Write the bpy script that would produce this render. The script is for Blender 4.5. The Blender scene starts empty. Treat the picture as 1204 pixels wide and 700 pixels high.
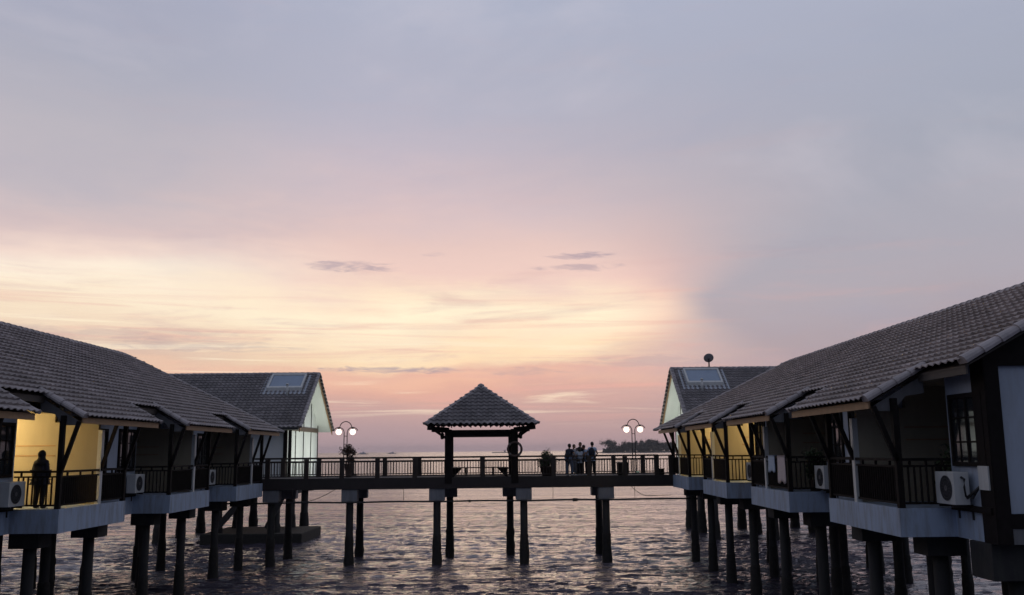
import bpy, bmesh, math, random
from mathutils import Vector, Matrix, noise
import numpy as np
random.seed(7); rng = np.random.default_rng(7)
scene = bpy.context.scene
COL = scene.collection
WZ = 0.3            # water level; the camera stands 5.6 m above it
CZ = 5.9

# ------------------------------------------------------------------ materials
def lin(r, g, b):
    f = lambda c: (c/255/12.92) if c/255 <= 0.04045 else ((c/255+0.055)/1.055)**2.4
    return (f(r), f(g), f(b), 1)

def mat(name, col, rough=0.7, var=0.25, scale=3.0, bump=0.0, bscale=30, metal=0.0, spec=0.4, stain=None, stain_amt=0.0, emit=None, es=0.0):
    m = bpy.data.materials.new(name); m.use_nodes = True
    nt = m.node_tree; N = nt.nodes; L = nt.links
    p = N['Principled BSDF']
    p.inputs['Roughness'].default_value = rough
    p.inputs['Metallic'].default_value = metal
    p.inputs['Specular IOR Level'].default_value = spec
    tc = N.new('ShaderNodeTexCoord')
    nz = N.new('ShaderNodeTexNoise'); nz.inputs['Scale'].default_value = scale; nz.inputs['Detail'].default_value = 6
    L.new(tc.outputs['Object'], nz.inputs['Vector'])
    mx = N.new('ShaderNodeMix'); mx.data_type = 'RGBA'
    mx.inputs['A'].default_value = (col[0]*(1-var), col[1]*(1-var), col[2]*(1-var), 1)
    mx.inputs['B'].default_value = (min(1, col[0]*(1+var)), min(1, col[1]*(1+var)), min(1, col[2]*(1+var)), 1)
    L.new(nz.outputs['Fac'], mx.inputs['Factor'])
    out = mx.outputs['Result']
    if stain:
        mp = N.new('ShaderNodeMapping'); mp.inputs['Scale'].default_value = (2.2, 2.2, 0.35)
        L.new(tc.outputs['Object'], mp.inputs['Vector'])
        n2 = N.new('ShaderNodeTexNoise'); n2.inputs['Scale'].default_value = 2.5; n2.inputs['Detail'].default_value = 8; n2.inputs['Roughness'].default_value = 0.65
        L.new(mp.outputs['Vector'], n2.inputs['Vector'])
        mr = N.new('ShaderNodeMapRange'); mr.inputs['From Min'].default_value = 0.44; mr.inputs['From Max'].default_value = 0.72
        mr.inputs['To Max'].default_value = stain_amt
        L.new(n2.outputs['Fac'], mr.inputs['Value'])
        m2 = N.new('ShaderNodeMix'); m2.data_type = 'RGBA'; m2.inputs['B'].default_value = (*stain[:3], 1)
        L.new(out, m2.inputs['A']); L.new(mr.outputs['Result'], m2.inputs['Factor'])
        out = m2.outputs['Result']
    L.new(out, p.inputs['Base Color'])
    if bump:
        n3 = N.new('ShaderNodeTexNoise'); n3.inputs['Scale'].default_value = bscale; n3.inputs['Detail'].default_value = 5
        L.new(tc.outputs['Object'], n3.inputs['Vector'])
        b = N.new('ShaderNodeBump'); b.inputs['Strength'].default_value = bump; b.inputs['Distance'].default_value = 0.02
        L.new(n3.outputs['Fac'], b.inputs['Height']); L.new(b.outputs['Normal'], p.inputs['Normal'])
    if emit:
        p.inputs['Emission Color'].default_value = emit; p.inputs['Emission Strength'].default_value = es
    return m

def tile_mat(name, col):
    m = bpy.data.materials.new(name); m.use_nodes = True
    nt = m.node_tree; N = nt.nodes; L = nt.links; p = N['Principled BSDF']
    p.inputs['Roughness'].default_value = 0.75; p.inputs['Specular IOR Level'].default_value = 0.3
    uv = N.new('ShaderNodeUVMap')
    fl = N.new('ShaderNodeVectorMath'); fl.operation = 'FLOOR'; L.new(uv.outputs['UV'], fl.inputs[0])
    wn = N.new('ShaderNodeTexWhiteNoise'); wn.noise_dimensions = '2D'; L.new(fl.outputs['Vector'], wn.inputs['Vector'])
    tc = N.new('ShaderNodeTexCoord')
    nz = N.new('ShaderNodeTexNoise'); nz.inputs['Scale'].default_value = 0.9; nz.inputs['Detail'].default_value = 8; nz.inputs['Roughness'].default_value = 0.7
    L.new(tc.outputs['Object'], nz.inputs['Vector'])
    n2 = N.new('ShaderNodeTexNoise'); n2.inputs['Scale'].default_value = 14; n2.inputs['Detail'].default_value = 6
    L.new(tc.outputs['Object'], n2.inputs['Vector'])
    pw = N.new('ShaderNodeMath'); pw.operation = 'POWER'; pw.inputs[1].default_value = 9; L.new(wn.outputs['Value'], pw.inputs[0])
    a0 = N.new('ShaderNodeMath'); a0.operation = 'MULTIPLY_ADD'; a0.inputs[1].default_value = 0.20; L.new(pw.outputs['Value'], a0.inputs[0]); L.new(nz.outputs['Fac'], a0.inputs[2])
    a = N.new('ShaderNodeMath'); a.operation = 'MULTIPLY_ADD'; a.inputs[1].default_value = 0.09; L.new(wn.outputs['Value'], a.inputs[0]); L.new(a0.outputs['Value'], a.inputs[2])
    b = N.new('ShaderNodeMath'); b.operation = 'MULTIPLY_ADD'; b.inputs[1].default_value = 0.35; L.new(n2.outputs['Fac'], b.inputs[0]); L.new(a.outputs['Value'], b.inputs[2])
    mr = N.new('ShaderNodeMapRange'); mr.inputs['From Min'].default_value = 0.35; mr.inputs['From Max'].default_value = 1.2
    mr.inputs['To Min'].default_value = 0.5; mr.inputs['To Max'].default_value = 1.6; L.new(b.outputs['Value'], mr.inputs['Value'])
    vm = N.new('ShaderNodeVectorMath'); vm.operation = 'SCALE'; vm.inputs[0].default_value = col; L.new(mr.outputs['Result'], vm.inputs['Scale'])
    L.new(vm.outputs['Vector'], p.inputs['Base Color'])
    bp = N.new('ShaderNodeBump'); bp.inputs['Strength'].default_value = 0.4; bp.inputs['Distance'].default_value = 0.01
    L.new(n2.outputs['Fac'], bp.inputs['Height']); L.new(bp.outputs['Normal'], p.inputs['Normal'])
    return m

M = dict(
    tile=tile_mat('roof_tile', (0.47, 0.43, 0.43)),
    captile=tile_mat('capping_tile', (0.33, 0.30, 0.305)),
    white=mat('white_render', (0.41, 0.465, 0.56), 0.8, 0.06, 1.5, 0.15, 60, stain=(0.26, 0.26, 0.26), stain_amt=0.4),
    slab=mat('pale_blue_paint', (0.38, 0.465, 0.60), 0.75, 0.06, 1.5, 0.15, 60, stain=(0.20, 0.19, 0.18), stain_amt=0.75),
    gable=mat('gable_panel', (0.72, 0.74, 0.72), 0.75, 0.05, 1.5, 0.1, 40),
    inner=mat('shaded_balcony_render', (0.40, 0.345, 0.25), 0.8, 0.05, 1.5, 0.1, 60, stain=(0.30, 0.26, 0.2), stain_amt=0.3),  # darker than the outer walls: interior shade is put into this colour
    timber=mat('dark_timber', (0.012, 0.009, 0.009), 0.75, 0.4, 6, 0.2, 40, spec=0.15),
    post=mat('bridge_timber', (0.036, 0.026, 0.022), 0.65, 0.35, 5, 0.25, 40),
    fascia=mat('bridge_fascia', (0.038, 0.031, 0.031), 0.7, 0.3, 2, 0.2, 40, stain=(0.03, 0.025, 0.025), stain_amt=0.6),
    brown=mat('brown_band', (0.13, 0.095, 0.075), 0.7, 0.2, 5),
    tan=mat('eave_board', (0.36, 0.22, 0.12), 0.6, 0.25, 5, 0.1, 30),
    soffit=mat('soffit_board', (0.10, 0.085, 0.075), 0.75, 0.2, 4),
    infill=mat('gable_infill', (0.16, 0.16, 0.17), 0.75, 0.15, 3, stain=(0.08, 0.08, 0.08), stain_amt=0.5),
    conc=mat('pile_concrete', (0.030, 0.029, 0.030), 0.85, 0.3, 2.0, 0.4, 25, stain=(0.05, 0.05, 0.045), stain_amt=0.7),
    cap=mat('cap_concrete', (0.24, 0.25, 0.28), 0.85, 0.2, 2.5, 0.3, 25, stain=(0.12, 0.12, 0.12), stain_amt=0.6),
    growth=mat('barnacles', (0.030, 0.028, 0.026), 0.9, 0.5, 9, 0.9, 18),
    glass=mat('window_glass', (0.025, 0.028, 0.032), 0.05, 0.2, 1, spec=0.7),
    skypane=mat('skylight_pane', (0.22, 0.29, 0.40), 0.15, 0.15, 1.5, spec=0.8), flash=mat('lead_flashing', (0.38, 0.41, 0.46), 0.5, 0.2, 3),  # the pane's base blue carries the reflection of the upper sky
    curtain=mat('curtain_cloth', (0.55, 0.52, 0.48), 0.9, 0.1, 6),
    acw=mat('ac_casing', (0.62, 0.63, 0.62), 0.45, 0.06, 3, stain=(0.35, 0.33, 0.3), stain_amt=0.4),
    dark=mat('black_plastic', (0.02, 0.02, 0.022), 0.5, 0.2, 8),
    blade=mat('fan_plastic', (0.10, 0.10, 0.11), 0.5, 0.1, 8),
    steel=mat('painted_steel', (0.035, 0.030, 0.030), 0.45, 0.25, 8, metal=0.3),
    dish=mat('dish_grey', (0.28, 0.26, 0.26), 0.5, 0.15, 4),
    pipe=mat('pipe_black', (0.03, 0.03, 0.032), 0.5, 0.2, 5),
    globe=mat('lit_globe', (0.8, 0.75, 0.65), 0.3, 0.02, 1, emit=(1.0, 0.86, 0.68, 1), es=2.6),
    bulb=mat('lit_lamp', (0.8, 0.7, 0.5), 0.3, 0.02, 1, emit=(1.0, 0.75, 0.36, 1), es=5.0),
    flood=mat('lit_flood', (0.7, 0.8, 0.7), 0.3, 0.02, 1, emit=(0.75, 1.0, 0.80, 1), es=0.8),
    leaf=mat('shrub_leaf', (0.045, 0.07, 0.03), 0.6, 0.5, 6),
    leafr=mat('bronze_leaf', (0.10, 0.055, 0.035), 0.6, 0.5, 6),
    far_leaf=mat('far_foliage', (0.05, 0.065, 0.045), 0.8, 0.4, 0.2),
    bark=mat('bark', (0.06, 0.045, 0.035), 0.9, 0.3, 8),
    soil=mat('island_soil', (0.10, 0.085, 0.065), 0.9, 0.3, 0.1),
    terra=mat('planter_clay', (0.07, 0.045, 0.035), 0.8, 0.25, 6),
    skin=mat('skin', (0.30, 0.17, 0.11), 0.55, 0.08, 8),
    hair=mat('hair', (0.012, 0.009, 0.008), 0.6, 0.3, 30),
    eye=mat('eye', (0.03, 0.02, 0.02), 0.2, 0.1, 5),
    denim=mat('denim', (0.17, 0.21, 0.30), 0.9, 0.2, 15),
    black=mat('black_cloth', (0.015, 0.015, 0.018), 0.9, 0.3, 12),
    navy=mat('dark_navy_cloth', (0.022, 0.025, 0.04), 0.9, 0.3, 12),
    grey=mat('grey_cloth', (0.36, 0.37, 0.41), 0.9, 0.15, 12),
    blue=mat('light_blue_cloth', (0.38, 0.48, 0.64), 0.9, 0.15, 12),
    shoe=mat('white_shoe', (0.65, 0.65, 0.66), 0.6, 0.1, 12),
    towel=mat('towel_cloth', (0.42, 0.50, 0.62), 0.95, 0.12, 14, 0.3, 60),
    towel2=mat('towel_cloth_pink', (0.58, 0.50, 0.50), 0.95, 0.12, 14, 0.3, 60),
    ring=mat('ring_foam', (0.11, 0.075, 0.065), 0.7, 0.2, 6),
    ringw=mat('ring_band', (0.22, 0.2, 0.19), 0.7, 0.1, 6),
    shipd=mat('ship_hull', (0.12, 0.13, 0.15), 0.6, 0.2, 0.05),
    shipw=mat('ship_white', (0.6, 0.6, 0.6), 0.6, 0.1, 0.05),
)
# striped shirt
def striped():
    m = bpy.data.materials.new('striped_cloth'); m.use_nodes = True
    N = m.node_tree.nodes; L = m.node_tree.links; p = N['Principled BSDF']; p.inputs['Roughness'].default_value = 0.9
    tc = N.new('ShaderNodeTexCoord'); w = N.new('ShaderNodeTexWave'); w.bands_direction = 'Z'; w.inputs['Scale'].default_value = 4.5; w.inputs['Distortion'].default_value = 0.4
    L.new(tc.outputs['Object'], w.inputs['Vector'])
    x = N.new('ShaderNodeMix'); x.data_type = 'RGBA'; x.inputs['A'].default_value = (.16, .22, .32, 1); x.inputs['B'].default_value = (.55, .6, .68, 1)
    L.new(w.outputs['Fac'], x.inputs['Factor']); L.new(x.outputs['Result'], p.inputs['Base Color'])
    return m
M['stripe'] = striped()

# ------------------------------------------------------------------ mesh helpers
class MB:
    def __init__(s): s.v = []; s.f = []; s.mi = []; s.uv = []; s.cm = 0; s.smooth = []
    def add(s, vs, fs, smooth=False):
        b = len(s.v); s.v += [tuple(v) for v in vs]
        for f in fs: s.f.append(tuple(b+i for i in f)); s.mi.append(s.cm); s.smooth.append(smooth)
        return s
    def box(s, x0, x1, y0, y1, z0, z1):
        if x0 > x1: x0, x1 = x1, x0
        if y0 > y1: y0, y1 = y1, y0
        if z0 > z1: z0, z1 = z1, z0
        v = [(x0,y0,z0),(x1,y0,z0),(x1,y1,z0),(x0,y1,z0),(x0,y0,z1),(x1,y0,z1),(x1,y1,z1),(x0,y1,z1)]
        return s.add(v, [(0,3,2,1),(4,5,6,7),(0,1,5,4),(1,2,6,5),(2,3,7,6),(3,0,4,7)])
    def beam(s, p, q, w, h, up=(0,0,1)):
        p = Vector(p); q = Vector(q); d = (q-p).normalized(); up = Vector(up)
        if abs(d.dot(up)) > 0.98: up = Vector((0,1,0))
        r = d.cross(up).normalized()*w/2; u = r.cross(d).normalized()*h/2
        v = [p-r-u, p+r-u, p+r+u, p-r+u, q-r-u, q+r-u, q+r+u, q-r+u]
        return s.add(v, [(0,3,2,1),(4,5,6,7),(0,1,5,4),(1,2,6,5),(2,3,7,6),(3,0,4,7)])
    def tube(s, pts, r, n=8, closed=False, rs=None):
        pts = [Vector(p) for p in pts]; K = len(pts); vs = []
        ref = Vector((0,0,1))
        for i, p in enumerate(pts):
            a = pts[i-1] if (i > 0 or closed) else p; b = pts[(i+1) % K] if (i < K-1 or closed) else p
            d = (b-a).normalized()
            rf = ref if abs(d.dot(ref)) < 0.95 else Vector((0,1,0))
            e1 = d.cross(rf).normalized(); e2 = e1.cross(d).normalized()
            rr = rs[i] if rs else r
            for k in range(n):
                t = 2*math.pi*k/n; vs.append(p+e1*rr*math.cos(t)+e2*rr*math.sin(t))
        fs = []
        for i in range(K if closed else K-1):
            j = (i+1) % K
            for k in range(n): fs.append((i*n+k, i*n+(k+1)%n, j*n+(k+1)%n, j*n+k))
        if not closed: fs += [tuple(range(n))[::-1], tuple((K-1)*n+k for k in range(n))]
        return s.add(vs, fs, True)
    def lathe(s, c, prof, n=20, axis='z', sm=True):
        vs = []; c = Vector(c)
        for (r, h) in prof:
            for k in range(n):
                t = 2*math.pi*k/n
                if axis == 'z': vs.append(c+Vector((r*math.cos(t), r*math.sin(t), h)))
                else: vs.append(c+Vector((h, r*math.cos(t), r*math.sin(t))))
        fs = []; K = len(prof)
        for i in range(K-1):
            for k in range(n): fs.append((i*n+k, i*n+(k+1)%n, (i+1)*n+(k+1)%n, (i+1)*n+k))
        fs += [tuple(range(n))[::-1], tuple((K-1)*n+k for k in range(n))]
        return s.add(vs, fs, sm)
    def sphere(s, c, r, n=16, m=10, sc=(1,1,1)):
        pr = []
        vs = []; c = Vector(c)
        for i in range(m+1):
            ph = math.pi*i/m
            for k in range(n):
                t = 2*math.pi*k/n
                vs.append(c+Vector((r*sc[0]*math.sin(ph)*math.cos(t), r*sc[1]*math.sin(ph)*math.sin(t), -r*sc[2]*math.cos(ph))))
        fs = [(i*n+k, i*n+(k+1)%n, (i+1)*n+(k+1)%n, (i+1)*n+k) for i in range(m) for k in range(n)]
        return s.add(vs, fs, True)
    def prism(s, poly, axis, a0, a1):
        """poly of 2D points extruded along axis ('x' or 'y')"""
        n = len(poly); P = []
        for a in (a0, a1):
            for (u, w) in poly: P.append((a, u, w) if axis == 'x' else (u, a, w) if axis == 'y' else (u, w, a))
        fs = [tuple(range(n)), tuple(range(2*n-1, n-1, -1))]+[(i, (i+1)%n, n+(i+1)%n, n+i) for i in range(n)]
        return s.add(P, fs)
    def build(s, name, mats, parent=None, off=None, recalc=True, bevel=0, label=None):
        if not isinstance(mats, (list, tuple)): mats = [mats]
        me = bpy.data.meshes.new(name)
        o = Vector(off) if off is not None else (Vector(parent.location) if parent is not None and parent.get('world') else Vector((0,0,0)))
        me.from_pydata([tuple(Vector(v)-o) for v in s.v], [], s.f)
        for m_ in mats: me.materials.append(m_)
        me.polygons.foreach_set('material_index', s.mi); me.polygons.foreach_set('use_smooth', s.smooth)
        me.update()
        if recalc:
            bm = bmesh.new(); bm.from_mesh(me); bmesh.ops.recalc_face_normals(bm, faces=bm.faces); bm.to_mesh(me); bm.free()
        ob = bpy.data.objects.new(name, me); COL.objects.link(ob)
        if parent is not None: ob.parent = parent
        if bevel:
            b = ob.modifiers.new('Bevel', 'BEVEL'); b.width = bevel; b.segments = 2; b.limit_method = 'ANGLE'
        if label: ob['label'] = label
        return ob

def thing(name, label, cat, loc=(0,0,0), rz=0, group=None, world=False):
    o = bpy.data.objects.new(name, None); COL.objects.link(o); o.location = loc; o.rotation_euler = (0,0,rz); o.empty_display_size = 0.3
    o['label'] = label; o['category'] = cat
    if group: o['group'] = group
    if world: o['world'] = 1
    return o
def tag(o, label=None, cat=None, group=None, kind=None):
    if label: o['label'] = label
    if cat: o['category'] = cat
    if group: o['group'] = group
    if kind: o['kind'] = kind
    return o
def copy_tree(o, parent=None, label=None):
    c = o.copy(); COL.objects.link(c)
    if parent is not None: c.parent = parent
    if label: c['label'] = label
    for ch in list(o.children): copy_tree(ch, c)
    return c

# roof sheet of pantiles: wavy across, stepped up the slope
TW, TC = 0.30, 0.327
def tile_sheet(name, O, sd, td, nrm, s0, s1, ncourse, parent, start=lambda s: 0, clips=(), samples=6, thick=0.025, amp=0.095, jt=0.010, step=0.085):
    O = Vector(O); sd = Vector(sd).normalized(); td = Vector(td).normalized(); nrm = Vector(nrm).normalized()
    ncol = max(1, int(round((s1-s0)/TW*samples))); ds = (s1-s0)/ncol
    ss = [s0+i*ds for i in range(ncol+1)]
    def wave(s):
        x = (s/TW) % 1.0
        return amp*(0.5-0.5*math.cos(2*math.pi*x))
    jit = {}
    bm = bmesh.new(); uvl = bm.loops.layers.uv.new('UVMap')
    rows = {}
    def row(k, top):
        key = (k, top)
        if key in rows: return rows[key]
        t = (k+(1 if top else 0))*TC; vv = []
        for i, s in enumerate(ss):
            col = int(math.floor(s/TW)); j = jit.setdefault((col, k), (random.random()-0.5)*jt)
            h = wave(s)*(1.0 if not top else 0.92) + (0.0 if top else step) + j
            vv.append(bm.verts.new(O+sd*s+td*(t+(0.0 if top else -0.065+j))+nrm*h))
        rows[key] = vv; return vv
    for i in range(ncol):
        sm = (ss[i]+ss[i+1])/2; k0 = start(sm)
        for k in range(k0, ncourse):
            a = row(k, False); b = row(k, True)
            f = bm.faces.new((a[i], a[i+1], b[i+1], b[i])); f.smooth = True
            for lp, (uu, vv) in zip(f.loops, ((ss[i]/TW, k+.02), (ss[i+1]/TW, k+.02), (ss[i+1]/TW, k+.98), (ss[i]/TW, k+.98))): lp[uvl].uv = (math.floor(sm/TW)+0.5, k+.5)
            if k > k0:
                t = row(k-1, True)
                f = bm.faces.new((t[i], t[i+1], a[i+1], a[i]))
                for lp in f.loops: lp[uvl].uv = (math.floor(sm/TW)+0.5, k+.5)
            else:
                c0 = bm.verts.new(a[i].co-nrm*thick); c1 = bm.verts.new(a[i+1].co-nrm*thick)
                f = bm.faces.new((c0, c1, a[i+1], a[i]))
                for lp in f.loops: lp[uvl].uv = (math.floor(sm/TW)+0.5, k+.5)
    for (pc, pn) in clips:
        bmesh.ops.bisect_plane(bm, geom=bm.verts[:]+bm.edges[:]+bm.faces[:], plane_co=Vector(pc), plane_no=Vector(pn), clear_outer=True)
    off = Vector(parent.location) if parent is not None and parent.get('world') else Vector((0,0,0))
    if off.length: bmesh.ops.translate(bm, verts=bm.verts, vec=-off)
    me = bpy.data.meshes.new(name); bm.to_mesh(me); bm.free(); me.materials.append(M['tile'])
    ob = bpy.data.objects.new(name, me); COL.objects.link(ob); ob.parent = parent
    return ob
def cap_tiles(mb, p, q, r=0.13, up=(0,0,1), seg=0.42, squash=0.72):
    """half-round capping tiles laid end to end, each a little tapered"""
    p = Vector(p); q = Vector(q); L = (q-p).length; n = max(1, round(L/seg)); d = (q-p)/L
    up = Vector(up); rgt = d.cross(up).normalized(); upp = rgt.cross(d).normalized()
    for i in range(n):
        a = p+d*(L*i/n-0.02); b = p+d*(L*(i+1)/n+0.02); vs = []
        j = (random.random()-0.5)*0.012
        for (c, rr) in ((a, r*1.22+j), (b, r*0.95+j)):
            for k in range(9):
                t = math.pi*(k/8*1.24-0.12)
                vs.append(c+rgt*rr*math.cos(t)+upp*rr*math.sin(t)*squash)
        m_ = len(vs)//2
        fs = [(k, k+1, m_+k+1, m_+k) for k in range(8)]+[tuple(range(m_)), tuple(range(2*m_-1, m_-1, -1))]
        mb.add(vs, fs, False)

def railing(mb, p, q, z0, h=1.02, sp=0.13, w=0.025, ends=True):
    """rails + balusters between two plan points; z0 floor level"""
    p = Vector((p[0], p[1], 0)); q = Vector((q[0], q[1], 0)); L = (q-p).length; d = (q-p)/L
    for (z, hh, ww) in ((z0+h, 0.06, 0.08), (z0+h-0.14, 0.045, 0.045), (z0+0.10, 0.05, 0.045)):
        mb.beam(p+Vector((0,0,z)), q+Vector((0,0,z)), ww, hh)
    n = max(1, int(L/sp))
    for i in range(1, n):
        c = p+d*(L*i/n); mb.beam(c+Vector((0,0,z0+0.12)), c+Vector((0,0,z0+h-0.15)), 0.06, w, up=d)
    for i in range(0, 3):
        c = p+d*(L*(i+.5)/3); mb.beam(c+Vector((0,0,z0+h-0.13)), c+Vector((0,0,z0+h-0.02)), 0.05, 0.04, up=d)

# ------------------------------------------------------------------ pile with caps and marine growth
def pile_parts(root, x, y, ztop, r=0.2, capw=0.9, caph=0.52, capd=0.9, seed=0, zbot=-1.6):
    m = MB(); rs = random.Random(seed)
    m.lathe((x, y, 0), [(r, zbot), (r, WZ+0.9), (r*0.99, ztop-caph)], 14)
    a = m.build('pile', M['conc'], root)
    g = MB(); pts = []
    prof = [(r*1.05, zbot), (r*1.35, WZ-0.2)]
    hh = 0.9+rs.random()*0.5
    for k in range(7):
        t = k/6; prof.append((r*(1.30-0.24*t)+rs.random()*0.03, WZ+0.1+hh*t))
    prof.append((r*0.98, WZ+0.15+hh))
    g.lathe((x, y, 0), prof, 12)
    gv = [Vector(v) for v in g.v]
    for i, v in enumerate(gv):
        dx = Vector((v.x-x, v.y-y, 0))
        k = 1+0.13*noise.noise(Vector((v.x*7, v.y*7, v.z*4)))
        gv[i] = Vector((x+dx.x*k, y+dx.y*k, v.z))
    g.v = [tuple(v) for v in gv]
    g.build('marine_growth', M['growth'], a, off=root.location if root.get('world') else None)
    if capw:
        c = MB(); c.box(x-capw/2, x+capw/2, y-capd/2, y+capd/2, ztop-caph, ztop-0.003)
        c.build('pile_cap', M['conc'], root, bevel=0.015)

# ------------------------------------------------------------------ rows of chalets
def window_part(root, name, s, X, y0, y1, z0, z1, cols=2, rws=3, face='x', curtain=False, lit=None):
    """window on a wall facing the channel (plane x = s*X); frame stands proud on the channel side (towards x=0)"""
    t = 0.09; o = 0.06
    fr = MB()
    fr.box(s*(X-o), s*(X+0.02), y0, y1, z0, z0+t); fr.box(s*(X-o), s*(X+0.02), y0, y1, z1-t, z1)
    fr.box(s*(X-o), s*(X+0.02), y0, y0+t, z0+t, z1-t); fr.box(s*(X-o), s*(X+0.02), y1-t, y1, z0+t, z1-t)
    for i in range(1, cols):
        yy = y0+(y1-y0)*i/cols; fr.box(s*(X-o*0.7), s*(X), yy-0.035, yy+0.035, z0+t, z1-t)
    for i in range(1, rws):
        zz = z0+(z1-z0)*i/rws; fr.box(s*(X-o*0.5), s*(X), y0+t, y1-t, zz-0.018, zz+0.018)
    for i in range(cols):
        yy = y0+(y1-y0)*(i+.5)/cols; fr.box(s*(X-o*0.5), s*(X), yy-0.012, yy+0.012, z0+t, z1-t)
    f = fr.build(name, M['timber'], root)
    g = MB(); g.box(s*(X-0.012), s*(X-0.004), y0+t, y1-t, z0+t, z1-t)
    g.build('pane', M['glass'], f, off=root.location)
    if curtain:
        c = MB(); c.box(s*(X-0.02), s*(X-0.013), y0+t+0.02, y0+t+(y1-y0)*0.33, z0+t, z1-t)
        c.build('curtain', M['curtain'], f, off=root.location)
    return f

def chalet_row(s, Xb, rec, zf, zb, nears, ln, y_start, y_end, zeave, run, yridge_end, hip_end, labels, end_wall=False, slope=0.561):
    root = thing('chalet_building', labels, 'building', (s*(Xb+5), (y_start+y_end)/2, WZ), world=True)
    Xe = Xb-0.5; Xm = Xe+1.14; SL = slope; Xr = Xe+run; zr = zeave+SL*run
    Xw = Xb+rec; Xback = 2*Xr-Xw
    # --- roof
    ang = math.hypot(1, SL); td = Vector((s, 0, SL))/ang; nr = Vector((-s*SL, 0, 1))/ang
    spans = [(n+0.15, n+ln+1.35) for n in nears]
    ncs = int(math.ceil(run*ang/TC))
    st = lambda yy: 0 if any(a <= yy <= b for a, b in spans) else 4
    hipn = Vector(((hip_end-yridge_end)*s, run, 0)).normalized()      # outward normal of the hip's vertical plane
    hip1 = ((s*Xe, hip_end, 0), tuple(hipn))
    hip2 = ((s*(2*Xr-Xe), hip_end, 0), (-hipn.x, hipn.y, 0))
    ridge_clip = ((s*Xr, 0, 0), (s, 0, 0)); ridge_clip2 = ((s*Xr, 0, 0), (-s, 0, 0))
    roof = tile_sheet('roof', (s*Xe, 0, zeave), (0,1,0), td, nr, y_start, hip_end+0.1, ncs, root, st, [hip1, ridge_clip], amp=0.045, jt=0.003, step=0.09)
    td2 = Vector((-s, 0, SL))/ang; nr2 = Vector((s*SL, 0, 1))/ang
    tile_sheet('roof', (s*(2*Xr-Xe), 0, zeave), (0,1,0), td2, nr2, y_start, hip_end+0.1, ncs, root, lambda q: 4, [hip2, ridge_clip2], samples=4)
    hd = hip_end-yridge_end; hs = (zr-zeave)/hd; ah = math.hypot(1, hs)
    tile_sheet('roof', (0, hip_end, zeave), (1,0,0), Vector((0,-1,hs))/ah, Vector((0,hs,1))/ah, min(s*Xe, s*(2*Xr-Xe)), max(s*Xe, s*(2*Xr-Xe)),
               int(hd*ah/TC)+1, root, lambda q: 0, [(hip1[0], tuple(-hipn)), (hip2[0], (hipn.x, -hipn.y, 0))], samples=4)
    # ridge, hip and verge capping
    cp = MB()
    cap_tiles(cp, (s*Xr, y_start, zr+0.02), (s*Xr, yridge_end, zr+0.02))
    cap_tiles(cp, (s*Xe, hip_end, zeave+0.04), (s*Xr, yridge_end, zr+0.04), 0.12)
    cap_tiles(cp, (s*(2*Xr-Xe), hip_end, zeave+0.04), (s*Xr, yridge_end, zr+0.04), 0.12)
    cp.build('ridge_cap', M['captile'], root)
    P = lambda X, y, dz=0: (s*X, y, zeave+SL*(X-Xe)+dz)
    for (a, b) in spans:
        v = MB(); cap_tiles(v, P(Xe, a-0.02, 0.03), P(Xm+0.2, a-0.02, 0.03), 0.135)
        v.build('verge_cap', M['captile'], root)
        if b < hip_end-0.5: v = MB(); cap_tiles(v, P(Xe, b+0.02, 0.02), P(Xm+0.15, b+0.02, 0.02), 0.09); v.build('verge_cap', M['captile'], root)
        # fascia boards
        fb = MB(); fb.box(s*(Xe+0.06), s*(Xe+0.10), a, min(b, hip_end-0.35), zeave-0.17, zeave+0.0)
        fb.build('fascia_board', M['tan'], root)
        inf = MB()
        zl = lambda X: zeave+SL*(X-Xe)
        inf.prism([(s*(Xe+0.14), zl(Xe)-0.13), (s*(Xm+0.16), zl(Xm)-0.07), (s*(Xm+0.16), zeave+0.16), (s*(Xm-0.25), zeave+0.1), (s*(Xe+0.62), zeave-0.22), (s*(Xe+0.14), zeave-0.22)], 'y', a+0.02, a+0.08)
        inf.build('gable_infill', M['infill'], root)
    v = MB(); cap_tiles(v, P(Xm, y_start-0.02, 0.03), P(Xr, y_start-0.02, 0.03), 0.15); v.build('verge_cap', M['captile'], root); v = MB()
    cap_tiles(v, (s*(2*Xr-Xm), y_start-0.02, zeave+SL*(Xm-Xe)+.03), (s*Xr, y_start-0.02, zr+.03), 0.135)
    v.build('verge_cap', M['captile'], root)
    # underside boards (soffit): main slopes and the extended bays
    so = MB()
    ye = yridge_end
    so.prism([(s*(Xm+0.05), zl(Xm)-0.05), (s*Xr, zr-0.08), (s*(2*Xr-Xm), zl(Xm)-0.05), (s*(2*Xr-Xm), zl(Xm)-0.08), (s*Xr, zr-0.13), (s*(Xm+0.05), zl(Xm)-0.09)], 'y', y_start+0.02, ye)
    for (a, b) in spans:
        so.prism([(s*(Xe+0.11), zl(Xe)-0.015), (s*(Xm+0.05), zl(Xm)-0.052), (s*(Xm+0.05), zl(Xm)-0.09), (s*(Xe+0.11), zl(Xe)-0.055)], 'y', a+0.10, min(b, hip_end-0.4))
    so.build('soffit', M['soffit'], root)
    fb = MB(); fb.box(s*(Xm+0.06), s*(Xm+0.10), y_start+0.03, hip_end-1.0, zl(Xm)-0.22, zl(Xm)-0.06); fb.build('fascia_board', M['soffit'], root)
    # --- floor slabs
    lasty = max(nears)+ln
    sl = MB(); sl.box(s*Xw, s*Xback, y_start+0.35, lasty+0.0, zb, zf)
    for n in nears: sl.box(s*Xb, s*(Xw+0.003), n, n+ln, zb+0.002, zf)
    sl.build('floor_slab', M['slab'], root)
    # --- walls
    top = lambda X: zl(X)-0.10
    segs = []; y = y_start+0.35; pd = 2.55
    depth = 2.7
    w = MB(); wi = MB()
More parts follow.
